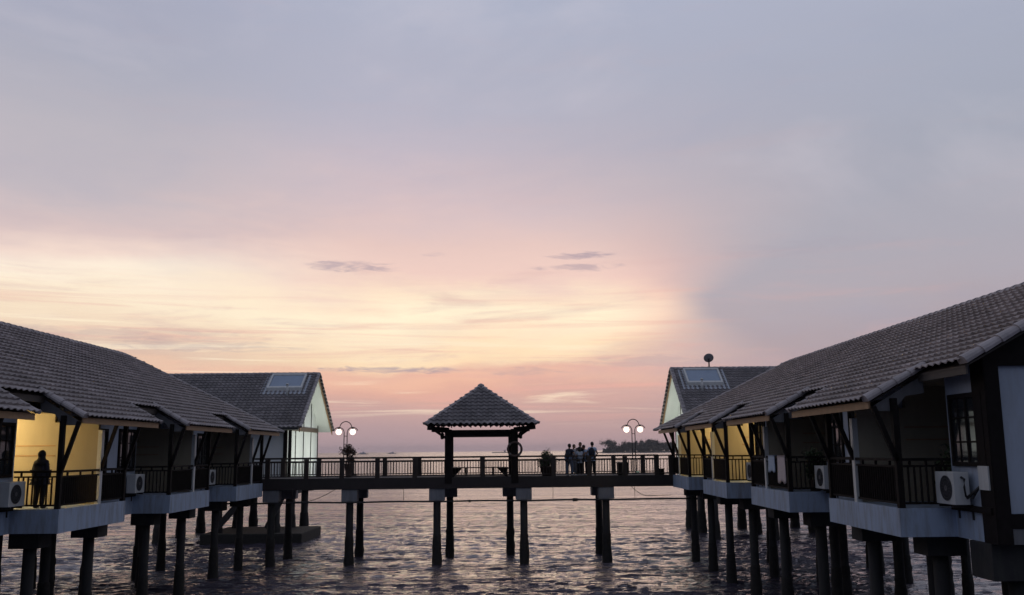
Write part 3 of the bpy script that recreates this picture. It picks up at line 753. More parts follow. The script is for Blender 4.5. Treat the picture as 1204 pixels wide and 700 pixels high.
m = MB(); leaves(m, (0,0,0.82), 0.42, 0.42, 1500, 0.13, 3); m.build('foliage', M['leaf'], t, recalc=False)
t = thing('potted_shrub', 'tall bronze leaved plant in a slim pot at the foot of the left lamp', 'potted plant', tuple(bw(-8.78, 2.9, ZD)), 0, 'potted shrubs on the footbridge')
m = MB(); m.lathe((0,0,0), [(0.18, 0), (0.15, 0.1), (0.24, 0.62), (0.30, 0.72), (0.26, 0.72)], 16); m.build('pot', M['terra'], t)
m = MB(); m.tube([(0,0,0.6), (-0.05,0,1.0), (-0.08,0,1.35)], 0.04, 6); m.tube([(0,0,0.7), (0.15,0,1.05), (0.3,0,1.3)], 0.03, 6); m.build('stem', M['bark'], t)
m = MB(); leaves(m, (-0.05,0,1.36), 0.36, 0.30, 650, 0.15, 5); leaves(m, (0.12,0,0.95), 0.2, 0.22, 220, 0.13, 6); m.build('foliage', M['leafr'], t, recalc=False)
# litter bin and low box
t = thing('litter_bin', 'dark square litter bin standing on the bridge right of the people', 'bin', tuple(bw(5.75, 0.9, ZD)), math.radians(2.4))
m = MB(); m.box(-0.27, 0.27, -0.25, 0.25, 0.04, 0.62); m.box(-0.24, 0.24, -0.22, 0.22, 0, 0.04); m.build('bin_body', M['timber'], t, bevel=0.01)
m = MB(); m.box(-0.30, 0.30, -0.28, 0.28, 0.622, 0.68); m.build('lid', M['dark'], t, bevel=0.01)
o = MB().box(-0.22, 0.22, -0.2, 0.2, 0, 0.28).box(-0.25, 0.25, -0.23, 0.23, 0.28, 0.32).build('storage_box', M['timber']); o.location = bw(7.75, 1.2, ZD)
tag(o, 'low dark box with a lid at the right end of the bridge deck', 'box')

# ------------------------------------------------------------------ people
def skin_mesh(name, verts, edges, root, material, parent, sub=2, extra=None, smooth=True):
    bm = bmesh.new(); sk = bm.verts.layers.skin.verify(); vv = []
    for i, (co, r) in enumerate(verts):
        v = bm.verts.new(co); v[sk].radius = (r, r) if not isinstance(r, tuple) else r; v[sk].use_root = (i == root); vv.append(v)
    for a, b in edges: bm.edges.new((vv[a], vv[b]))
    me = bpy.data.meshes.new(name); bm.to_mesh(me); bm.free()
    ob = bpy.data.objects.new(name, me); COL.objects.link(ob)
    s1 = ob.modifiers.new('Skin', 'SKIN'); s1.use_smooth_shade = True
    s2 = ob.modifiers.new('Sub', 'SUBSURF'); s2.levels = sub; s2.render_levels = sub
    dg = bpy.context.evaluated_depsgraph_get(); ev = ob.evaluated_get(dg); nm = bpy.data.meshes.new_from_object(ev)
    ob.modifiers.clear(); ob.data = nm; nm.materials.clear(); nm.materials.append(material)
    if extra:
        bm = bmesh.new(); bm.from_mesh(nm)
        for mb, mi in extra:
            tm = bpy.data.meshes.new('t'); tm.from_pydata([tuple(v) for v in mb.v], [], mb.f); n0 = len(bm.faces); bm.from_mesh(tm); bm.faces.ensure_lookup_table()
            for f in bm.faces[n0:]: f.material_index = mi; f.smooth = True
            bpy.data.meshes.remove(tm)
        bm.to_mesh(nm); bm.free()
    for p in nm.polygons: p.use_smooth = True
    ob.parent = parent
    return ob

def person(label, loc, rz, H, P, top, bottom, shoes, group=None, longhair=False, pack=False, robe=False, hood=False):
    """figure faces local -y. P: dict of joint positions for a 1.70 m figure"""
    t = thing('person', label, 'person', loc, rz, group); k = H/1.70
    V = lambda p: Vector(p)*k
    J = dict(pel=(0,0,0.93), wst=(0,0,1.08), chs=(0,-0.01,1.27), nck=(0,-0.005,1.42), nk2=(0,-0.01,1.48), hd0=(0,-0.02,1.56), hd1=(0,-0.015,1.64))
    J.update(dict(shL=(-0.17,0,1.38), shR=(0.17,0,1.38), elL=(-0.23,0.02,1.10), elR=(0.23,0.02,1.10), wrL=(-0.22,-0.08,0.86), wrR=(0.22,-0.08,0.86)))
    J.update(dict(hpL=(-0.09,0,0.90), hpR=(0.09,0,0.90), knL=(-0.10,-0.02,0.49), knR=(0.10,-0.02,0.49), anL=(-0.11,0.02,0.08), anR=(0.11,0.02,0.08), toL=(-0.12,-0.14,0.035), toR=(0.12,-0.14,0.035)))
    J.update(P)
    lean = P.get('lean', 0)
    names = ['pel','wst','chs','nck','nk2','hd0','hd1','shL','elL','wrL','shR','elR','wrR','hpL','knL','anL','toL','hpR','knR','anR','toR']
    rad = dict(pel=.125,wst=.11,chs=.135,nck=.065,nk2=.05,hd0=.072,hd1=.062,shL=.058,shR=.058,elL=.04,elR=.04,wrL=.026,wrR=.026,hpL=.085,hpR=.085,knL=.055,knR=.055,anL=.036,anR=.036,toL=.032,toR=.032)
    E = [('pel','wst'),('wst','chs'),('chs','nck'),('nck','nk2'),('nk2','hd0'),('hd0','hd1'),('chs','shL'),('shL','elL'),('elL','wrL'),('chs','shR'),('shR','elR'),('elR','wrR'),
         ('pel','hpL'),('hpL','knL'),('knL','anL'),('anL','toL'),('pel','hpR'),('hpR','knR'),('knR','anR'),('anR','toR')]
    verts = [(V(J[n]), rad[n]*k*0.95) for n in names]; idx = {n: i for i, n in enumerate(names)}; edges = [(idx[a], idx[b]) for a, b in E]
    # hands: palm, four fingers, thumb
    for sd_ in 'LR':
        w = V(J['wr'+sd_]); e = V(J['el'+sd_]); d = (w-e).normalized(); sg = -1 if sd_ == 'L' else 1
        side = d.cross(Vector((sg*1.0, 0.2, 0.1))).normalized(); nrm_ = d.cross(side).normalized()
        palm = w+d*0.05*k; verts.append((palm, (0.030*k, 0.022*k))); pi_ = len(verts)-1; edges.append((idx['wr'+sd_], pi_))
        for q, (off, ln_) in enumerate(((-0.027, .062), (-0.009, .072), (0.009, .068), (0.027, .052))):
            a0 = palm+side*off*k+d*0.035*k; a1 = a0+d*ln_*0.5*k-nrm_*0.006*k; a2 = a1+d*ln_*0.4*k-nrm_*0.022*k
            verts += [(a0, .0095*k), (a1, .0085*k), (a2, .007*k)]; i0 = len(verts)-3; edges += [(pi_, i0), (i0, i0+1), (i0+1, i0+2)]
        a0 = palm-side*0.034*k+d*0.0*k; a1 = a0-side*0.018*k+d*0.03*k; verts += [(a0, .011*k), (a1, .0085*k)]; i0 = len(verts)-2; edges += [(pi_, i0), (i0, i0+1)]
    # head with nose, ears, eyes, mouth
    hc = (V(J['hd0'])+V(J['hd1']))/2+Vector((0,0,0.0)); ex = []
    h = MB(); h.sphere(hc+Vector((0,-0.005,0.01))*k, 0.1*k, 20, 14, (0.76, 0.93, 1.12)); h.sphere(hc+Vector((0,-0.096,-0.01))*k, 0.016*k, 8, 6, (0.8, 1.1, 1.5))
    h.sphere(hc+Vector((0.078,0.005,-0.005))*k, 0.028*k, 8, 6, (0.4, 0.8, 1.1)); h.sphere(hc+Vector((-0.078,0.005,-0.005))*k, 0.028*k, 8, 6, (0.4, 0.8, 1.1))
    h.sphere(hc+Vector((0,-0.082,-0.048))*k, 0.02*k, 8, 6, (1.2, 0.5, 0.3)); ex.append((h, 0))
    ey = MB(); ey.sphere(hc+Vector((0.03,-0.086,0.015))*k, 0.011*k, 8, 6); ey.sphere(hc+Vector((-0.03,-0.086,0.015))*k, 0.011*k, 8, 6); ex.append((ey, 1))
    b = skin_mesh('body', verts, edges, 0, M['skin'], t, 1, ex); b.data.materials.append(M['eye'])
    # hair
    hr = MB(); hr.sphere(hc+Vector((0,0.014,0.032))*k, 0.112*k, 20, 14, (0.80, 0.92, 0.98))
    if longhair: hr.sphere(hc+Vector((0,0.06,-0.07))*k, 0.11*k, 16, 12, (0.75, 0.55, 1.5))
    hv = []
    for v in hr.v:
        v = Vector(v); d = v-hc
        if d.y < -0.045*k and d.z < 0.055*k: v.y = hc.y-0.045*k          # keep the face free
        v += Vector((1,1,1))*0.004*k*noise.noise(v*60); hv.append(tuple(v))
    hr.v = hv
    if hood:
        hr = MB(); hr.sphere(hc+Vector((0,0.012,0.012))*k, 0.125*k, 20, 14, (0.88, 0.98, 1.12)); hr.lathe(hc+Vector((0,0.01,-0.30))*k, [(0.235*k,0),(0.20*k,0.08*k),(0.11*k,0.19*k),(0.10*k,0.27*k)], 20)
        hr.build('head_scarf', M['black'], t)
    else: hr.build('hair', M['hair'], t)
    # clothes: fuller skins over the same joints
    def sk(nm, ns, es, radd, mt, root_):
        vs = [(V(J[n]) if not isinstance(n, Vector) else n, radd[i]*k) for i, n in enumerate(ns)]
        return skin_mesh(nm, vs, es, root_, mt, t, 2)
    def lerp(a, b, f): return tuple(Vector(J[a]).lerp(Vector(J[b]), f))
    J['hem'] = lerp('pel', 'wst', -0.35); J['coL'] = lerp('nck', 'nk2', 0.2)
    sl = 0.55 if not robe else 0.95
    J['slL'] = lerp('shL', 'elL', sl) if not robe else lerp('elL', 'wrL', 0.9); J['slR'] = lerp('shR', 'elR', sl) if not robe else lerp('elR', 'wrR', 0.9)
    if robe:
        sk('long_coat', ['pel','wst','chs','coL','shL','elL','slL','shR','elR','slR','hem'], [(0,1),(1,2),(2,3),(2,4),(4,5),(5,6),(2,7),(7,8),(8,9),(0,10)], [.225,.19,.19,.08,.09,.075,.06,.09,.075,.06,.245], M[top], 0)
        J['hm2'] = lerp('hpL', 'knL', 0.9)
    else:
        sk('shirt', ['pel','wst','chs','coL','shL','slL','shR','slR','hem'], [(0,1),(1,2),(2,3),(2,4),(4,5),(2,6),(6,7),(0,8)], [.168,.155,.172,.072,.085,.075,.085,.075,.172], M[top], 0)
    sk('trousers', ['pel','hpL','knL','anL','hpR','knR','anR'], [(0,1),(1,2),(2,3),(0,4),(4,5),(5,6)], [.155,.118,.09,.072,.118,.09,.072], M[bottom], 0)
    for sd_ in 'LR':
        a = V(J['an'+sd_]); o_ = V(J['to'+sd_]); m = MB(); dd = (o_-a); dd.z = 0; dd.normalize()
        c = a*0.45+o_*0.55; m.sphere(Vector((c.x, c.y, 0.045*k)), 0.1*k, 14, 8, (0.48, 1.45, 0.45))
        m.build('shoe', M[shoes], t)
    if pack:
        m = MB(); m.sphere(V((0, 0.19, 1.20)), 0.2*k, 16, 12, (0.85, 0.55, 1.2)); m.build('backpack', M['navy'], t)
    return t
G = 'people gathered at the railing of the footbridge'
def BP(u, v): return tuple(bw(u, v, ZD))
person('person in dark top and pale jeans, leftmost of the group on the bridge', BP(2.92, 0.85), math.radians(150), 1.66,
       dict(shL=(-.17,-.08,1.34), shR=(.17,-.12,1.33), elL=(-.37,.02,1.12), wrL=(-.2,-.14,.95), elR=(.28,-.22,1.08), wrR=(.15,-.4,1.02), anL=(-.26,.12,.08), toL=(-.30,-.03,.035), knL=(-.2,.03,.49), chs=(.03,-.09,1.25), nck=(.03,-.13,1.39), nk2=(.03,-.16,1.45), hd0=(.03,-.19,1.53), hd1=(.03,-.2,1.6)), 'navy', 'denim', 'shoe', G)
person('person in a grey shirt and grey trousers standing second from left in the group', BP(3.22, 1.15), math.radians(10), 1.60,
       dict(wrL=(-.1,-.22,1.05), elR=(.26,-.12,1.2), wrR=(.12,-.2,1.42), hd1=(.05,-.03,1.63), pel=(.05,0,.93), knL=(-.05,-.1,.5)), 'grey', 'grey', 'shoe', G)
person('short person in a striped light shirt and dark trousers in the middle of the group', BP(3.47, 0.62), math.radians(200), 1.47,
       dict(wrL=(-.14,-.22,1.1), wrR=(.14,-.22,1.1), anR=(.2,.08,.08), toR=(.22,-.07,.035)), 'stripe', 'black', 'shoe', G, longhair=True)
person('tall person in a black shirt with elbows out behind the striped shirt', BP(3.60, 1.35), math.radians(-20), 1.70,
       dict(elL=(-.34,.02,1.16), wrL=(-.18,-.15,1.08), elR=(.32,.03,1.15), wrR=(.16,-.16,1.06)), 'black', 'black', 'shoe', G)
person('person in light blue shirt bending toward the rail, second from right in the group', BP(3.95, 1.25), math.radians(-70), 1.62,
       dict(chs=(0,-.10,1.25), nck=(0,-.15,1.37), nk2=(0,-.18,1.43), hd0=(0,-.22,1.50), hd1=(0,-.23,1.57), shL=(-.17,-.12,1.34), shR=(.17,-.12,1.34), elL=(-.2,-.28,1.12), elR=(.2,-.3,1.14), wrL=(-.1,-.42,1.0), wrR=(.1,-.42,1.02)), 'blue', 'navy', 'shoe', G)
person('person in light blue shirt with dark backpack, rightmost of the group on the bridge', BP(4.15, 0.70), math.radians(165), 1.71,
       dict(elL=(-.28,.05,1.12), elR=(.3,.0,1.12), wrR=(.3,-.12,.9), wrL=(-.15,-.2,1.0)), 'blue', 'black', 'black', G, pack=True)
z = Lr['zf']
person('person in dark head scarf and long coat on the yellow lit left balcony', (-13.42, 26.98, z), math.radians(172), 1.58,
       dict(elR=(-0.30,.02,1.12), wrR=(.36,-.30,1.02)) | dict(shR=(.17,0,1.36), elR=(.27,-.06,1.12)), 'navy', 'black', 'black', None, robe=True, hood=True)

# ------------------------------------------------------------------ air conditioners
def ac_unit(s, X, y, z, label, hose=False):
    t = thing('air_conditioner', label, 'air conditioner', (s*X, y, z), 0, 'air conditioner outdoor units on the chalet walls')
    b = MB(); b.box(-s*0.42, -s*0.10, -0.84, 0, 0.06, 0.72); b.build('casing', M['acw'], t, bevel=0.012)
    f = MB(); f.lathe((-s*0.425, -0.50, 0.39), [(0.255, -0.006), (0.255, 0.006)], 24, 'x', False); fr = f.build('fan_opening', M['dark'], t)
    g = MB()
    for r in (0.06, 0.13, 0.20, 0.255): g.tube([(-s*0.435, -0.50+r*math.cos(2*math.pi*i/24), 0.39+r*math.sin(2*math.pi*i/24)) for i in range(24)], 0.005, 5, closed=True)
    for k in range(8): a = k*math.pi/8; g.beam((-s*0.435, -0.50-0.25*math.cos(a), 0.39-0.25*math.sin(a)), (-s*0.435, -0.50+0.25*math.cos(a), 0.39+0.25*math.sin(a)), 0.006, 0.006)
    g.build('fan_guard', M['blade'], t)
    h = MB(); h.lathe((-s*0.432, -0.50, 0.39), [(0.055, -0.006), (0.055, 0.006)], 14, 'x', False); h.build('fan_hub', M['dish'], t)
    for yy in (-0.72, -0.12):
        k = MB(); k.box(-s*0.42, 0, yy-0.02, yy+0.02, 0.0, 0.058); k.box(-s*0.03, 0, yy-0.02, yy+0.02, -0.25, 0.0); k.build('bracket', M['steel'], t)
    if hose:
        p = MB(); p.tube([(-s*0.26, -0.845, 0.62), (-s*0.24, -0.93, 0.58), (-s*0.27, -0.97, 0.42), (-s*0.24, -0.95, 0.24), (-s*0.12, -0.98, 0.2), (-s*0.03, -1.1, 0.42), (-s*0.02, -1.25, 0.52)], 0.024, 8)
        p.tube([(-s*0.2, -0.9, 0.2), (-s*0.03, -1.2, 0.46)], 0.03, 6); p.build('hose', M['pipe'], t)
        q = MB(); q.box(-s*0.08, 0, -1.6, -1.2, 0.38, 0.85); q.build('pipe_cover', M['acw'], t)
    return t
nm_l = {26.5: 'white air conditioner unit beside the yellow lit left balcony', 35.0: 'white air conditioner unit before the second left balcony', 43.3: 'white air conditioner unit before the farthest left balcony'}
for n in (26.5, 35.0, 43.3): ac_unit(-1, Lr['Xw'], n-0.08, Lr['zf']+0.05, nm_l[n])
nm_r = {20.4: 'white air conditioner unit with black hose beneath the nearest right window', 28.5: 'white air conditioner unit beside the right balcony with towels', 36.8: 'white air conditioner unit beside the nearer yellow lit right balcony', 44.7: 'white air conditioner unit beside the farther yellow lit right balcony'}
for n in (20.4, 28.5, 36.8, 44.7): ac_unit(1, Rr['Xw'], n-0.08, Rr['zf']+0.05, nm_r[n], hose=(n == 20.4))

# towels on the right balcony rail
def towel(x, y, z, w, h, mt, label):
    m = MB(); n = 10; vs = []; fs = []
    for side in (0, 1):
        for j in range(9):
            for i in range(n+1):
                tt = j/8; hh = h*(1-0.12*abs(i/n-.5)) if side == 0 else h*0.6
                vs.append((x+(i/n-.5)*w*(1-0.12*tt), y+(-0.05 if side == 0 else 0.05)+0.018*math.sin(i*1.7+j*.4)*tt, z-hh*tt))
    W = n+1; K = 9*W
    for side in (0, 1):
        for j in range(8):
            for i in range(n): a = side*K+j*W+i; fs.append((a, a+1, a+W+1, a+W))
    for i in range(n): fs.append((i, i+1, K+i+1, K+i))
    m.add(vs, fs, True); o = m.build('towel', mt, recalc=False); o.location = (0,0,0)
    sol = o.modifiers.new('Solid', 'SOLIDIFY'); sol.thickness = 0.012
    tag(o, label, 'towel', 'towels on the right balcony rail')
yb = 28.5+0.07
zr_ = Rr['zf']+1.06
towel(8.58, yb+2.55-0.32, zr_+.02, 0.01, 0.01, M['towel'], 'x') if False else None
m = None
def side_towel(yc, w, h, mt, label):
    """towel folded over the channel-side rail (plane x const)"""
    x = 8.2+0.085; m = MB(); n = 10; vs = []; fs = []; W = n+1
    for side in (0, 1):
        for j in range(9):
            for i in range(W):
                tt = j/8; hh = h if side == 0 else h*0.55
                vs.append((x+(-0.055 if side == 0 else 0.055)+0.014*math.sin(i*1.5+j*.3)*tt, yc+(i/n-.5)*w, zr_+0.012-hh*tt*(1+0.05*math.sin(i*.9))))
    K = 9*W
    for side in (0, 1):
        for j in range(8):
            for i in range(n): a = side*K+j*W+i; fs.append((a, a+1, a+W+1, a+W))
    for i in range(n): fs.append((i, i+1, K+i+1, K+i))
    m.add(vs, fs, True); o = m.build('towel', mt, recalc=False)
    sol = o.modifiers.new('Solid', 'SOLIDIFY'); sol.thickness = 0.012
    tag(o, label, 'towel', 'towels on the right balcony rail')
side_towel(30.35, 0.72, 0.52, M['towel'], 'short pale blue towel hung over the right balcony rail, farther of the two')
side_towel(29.25, 0.80, 0.82, M['towel2'], 'long pale pinkish towel hung over the right balcony rail, nearer of the two')

# furniture on the dark right balconies
def chair(loc, rz, label):
    t = thing('balcony_chair', label, 'chair', loc, rz, 'chairs on the right balconies')
    m = MB(); m.box(-.24, .24, -.24, .24, .42, .46); m.build('seat', M['timber'], t)
    m = MB(); m.box(-.24, .24, .21, .25, .46, .95); m.build('backrest', M['timber'], t)
    for a in (-.21, .21):
        for b in (-.21, .21): q = MB(); q.box(a-.02, a+.02, b-.02, b+.02, 0, .419); q.build('leg', M['timber'], t)
    return t
chair((9.55, 29.6, Rr['zf']), 2.2, 'dark chair behind the towels on the right balcony')
chair((10.2, 30.3, Rr['zf']), -1.2, 'dark chair deep on the right balcony with towels')
chair((9.9, 21.7, Rr['zf']), 2.6, 'dark chair on the nearest right balcony')
for i, (x, y, lb) in enumerate(((9.15, 28.95, 'dark leafy plant by the balcony rail with towels'), (9.75, 21.0, 'dark leafy plant on the nearest right balcony'))):
    t = thing('potted_plant', lb, 'potted plant', (x, y, Rr['zf']), 0, 'potted plants on the right balconies')
    m = MB(); m.lathe((0,0,0), [(0.14, 0), (0.2, 0.32), (0.17, 0.32)], 14); m.build('pot', M['terra'], t)
    m = MB(); leaves(m, (0,0,0.82), 0.34, 0.36, 500, 0.16, 20+i); m.build('foliage', M['leaf'], t, recalc=False)
    m = MB(); m.tube([(0,0,0.3), (0.03,0,0.8)], 0.02, 5); m.build('stem', M['bark'], t)

# ------------------------------------------------------------------ lit balcony lamps
def blamp(s, X, y, z, e, label):
    t = thing('ceiling_lamp', label, 'lamp', (s*X, y, z), 0, 'lit ceiling lamps in the balconies')
    m = MB(); m.lathe((0,0,0), [(0.15, -0.03), (0.15, 0.0)], 18); m.build('lamp_base', M['acw'], t)
    m = MB(); m.lathe((0,0,0), [(0.04, -0.14), (0.10, -0.11), (0.13, -0.031)], 18); m.build('lamp_shade', M['bulb'], t)
    ld = bpy.data.lights.new('balcony_light', 'POINT'); ld.energy = e; ld.color = (1.0, 0.74, 0.34); ld.shadow_soft_size = 0.12
    lo = bpy.data.objects.new('light', ld); COL.objects.link(lo); lo.parent = t; lo.location = (0, 0, -0.3)
blamp(-1, Lr['Xw']+2.0, 26.5+1.1, Lr['zf']+2.74, 190, 'lit ceiling lamp in the left balcony above the person')
blamp(1, Rr['Xw']+1.2, 36.8+1.2, Rr['zf']+2.74, 105, 'lit ceiling lamp in the nearer yellow balcony on the right')
blamp(1, Rr['Xw']+1.2, 44.7+1.2, Rr['zf']+2.74, 105, 'lit ceiling lamp in the farther yellow balcony on the right')

# ------------------------------------------------------------------ far things: island, trees, ships
def island():
    m = MB(); nx, ny = 60, 14; vs = []; fs = []
    for j in range(ny+1):
        for i in range(nx+1):
            u = i/nx; v = j/ny; e = max(0, 1-(2*u-1)**4)*max(0, 1-(2*v-1)**2)
            vs.append((150+u*420, 1880+v*160, WZ-1+4.2*e**0.6+0.8*noise.noise(Vector((u*14, v*5, 0)))*e))
    for j in range(ny):
        for i in range(nx): a = j*(nx+1)+i; fs.append((a, a+1, a+nx+2, a+nx+1))
    m.add(vs, fs, True); o = m.build('hill', M['soil'], recalc=False); tag(o, kind='structure')
island()
def crown(mb, c, rx, rz, n, size, seed, nc=12):
    rs = random.Random(seed); c = Vector(c); cl = []
    for i in range(nc):
        d = Vector((rs.gauss(0,1), rs.gauss(0,1), rs.gauss(0,.8))).normalized(); k = rs.uniform(0.4, 0.95)
        cl.append((c+Vector((d.x*rx*k, d.y*rx*k, d.z*rz*k)), rs.uniform(0.18, 0.34)))
    for i in range(n):
        q, r = rs.choice(cl); q = q+Vector((rs.gauss(0,1)*rx*r*.8, rs.gauss(0,1)*rx*r*.8, rs.gauss(0,1)*rz*r))
        a = Vector((rs.gauss(0,1), rs.gauss(0,1), rs.gauss(0,1))).normalized(); b = a.cross(Vector((rs.gauss(0,1), rs.gauss(0,1), rs.gauss(0,1)))).normalized(); L = size*rs.uniform(.6, 1.4)
        mb.add([q-a*L*.5, q+b*L*.4, q+a*L*.5, q-b*L*.4], [(0,1,2,3)])
def far_tree(x, y, h, w, lb, seed, low=0.0):
    t = thing('tree', lb, 'tree', (x, y, 2.0), 0, 'trees on the far island')
    m = MB(); m.tube([(0,0,-1.5), (0.5,0,h*.35), (0.2,0,h*.7)], 0.5, 6, rs=[0.7, 0.5, 0.2])
    for k in range(4): a = k*1.6; m.tube([(0.4,0,h*.35), (math.cos(a)*w*.25, math.sin(a)*w*.25, h*.62)], 0.25, 5)
    m.build('trunk', M['bark'], t)
    m = MB(); crown(m, (0,0,h*(.60-low)), w*.5, h*(.36+low), 1700, 2.0, seed); m.build('crown', M['far_leaf'], t, recalc=False)
K = 1900/1115
spec = [(717, 26, 30, 'broad spreading tree with gaps in its crown at the left tip of the far island'), (738, 21, 22, 'round low tree right of the spreading tree on the island'),
        (757, 23, 24, 'tree right behind the right lamp pole on the island'), (767, 26, 24, 'tallest rounded tree on the far island ridge'), (778, 20, 22, 'tree left of the lone palm on the island'),
        (790, 20, 24, 'tree just behind the right chalet roof corner on the island'), (747, 22, 20, 'dense tree left of the right lamp pole on the island')]
for i, (px, h, w, lb) in enumerate(spec): far_tree((px-602)*K, 1930+15*(i % 3), h, w, lb, 40+i)
t = thing('palm_tree', 'single small palm standing above the far island trees', 'palm tree', ((774.5-602)*K, 1935, 2), 0)
m = MB(); m.tube([(0,0,-1), (0.4,0,8), (0,0,22)], 0.3, 6); m.build('trunk', M['bark'], t)
m = MB()
for k in range(14):
    a = k*0.45; p0 = Vector((0,0,22))
    for q in range(5):
        d0 = Vector((math.cos(a), math.sin(a), 0)); r0, r1 = q*.7, (q+1)*.7; z0, z1 = 22+.8*math.sin(q*.5)-.12*q*q*.8, 22+.8*math.sin((q+1)*.5)-.12*(q+1)**2*.8
        s_ = d0.cross(Vector((0,0,1)))*.35
        m.add([d0*r0+Vector((0,0,z0))-s_, d0*r0+Vector((0,0,z0))+s_, d0*r1+Vector((0,0,z1))+s_, d0*r1+Vector((0,0,z1))-s_], [(0,1,2,3)])
m.build('crown', M['far_leaf'], t, recalc=False)
m = MB(); rs = random.Random(9)
for i in range(170):
    x = rs.uniform(185, 540); y = rs.uniform(1895, 2000); hh = rs.uniform(8, 19)*min(1, (x-165)/60)
    crown(m, (x, y, 2+hh*.5), rs.uniform(4, 8), hh*.55, 190, 2.4, 100+i, 5)
o = m.build('island_wood', M['far_leaf'], recalc=False); tag(o, 'dark mass of low woodland covering the far island', 'woodland', kind='stuff')

def ship(px, D, L, kind, label):
    t = thing('ship', label, 'ship', ((px-602)*D/1115, D, WZ), 0, 'ships on the horizon')
    w = L*.14; d = L*.045
    m = MB(); m.prism([(-L/2, d), (-L*.47, 0), (L*.46, 0), (L*.5, d*1.35), (L*.42, d*1.15), (L*.4, d), ], 'y', -w/2, w/2); m.build('hull', M['shipd'], t)
    if kind == 'tanker':
        m = MB(); m.box(-L*.46, -L*.36, -w*.4, w*.4, d, d*3.4) if False else m.box(L*.27, L*.37, -w*.4, w*.4, d, d*3.2); m.box(L*.32, L*.35, -w*.1, w*.1, d*3.2, d*4.4); m.build('bridge_house', M['shipd'], t)
        m = MB()
        for x in (-.3, -.1, .1): m.beam((x*L, 0, d), (x*L, 0, d*2.0), L*.008, L*.008)
        m.beam((.05*L, 0, d*2), (.28*L, 0, d*3.6), L*.01, L*.01); m.build('mast', M['shipd'], t)
    else:
        m = MB(); m.box(-L*.35, L*.32, -w*.4, w*.4, d, d*2.1); m.box(-L*.2, L*.25, -w*.35, w*.35, d*2.1, d*3.2); m.box(0, L*.16, -w*.3, w*.3, d*3.2, d*4.6); m.build('deck_house', M['shipw'], t)
        m = MB(); m.beam((L*.05, 0, d*4.6), (L*.05, 0, d*6.2), L*.012, L*.012); m.beam((-L*.25, 0, d*2), (-L*.32, 0, d*4), L*.01, L*.01); m.build('mast', M['shipw'], t)
ship(586, 3300, 55, 'tanker', 'low dark tanker on the horizon seen under the pavilion')
ship(424.5, 3000, 36, 'ferry', 'larger pale ship on the horizon right of the left lamp')
ship(459, 3600, 34, 'ferry', 'smaller pale ship on the horizon between the left lamp and pavilion')

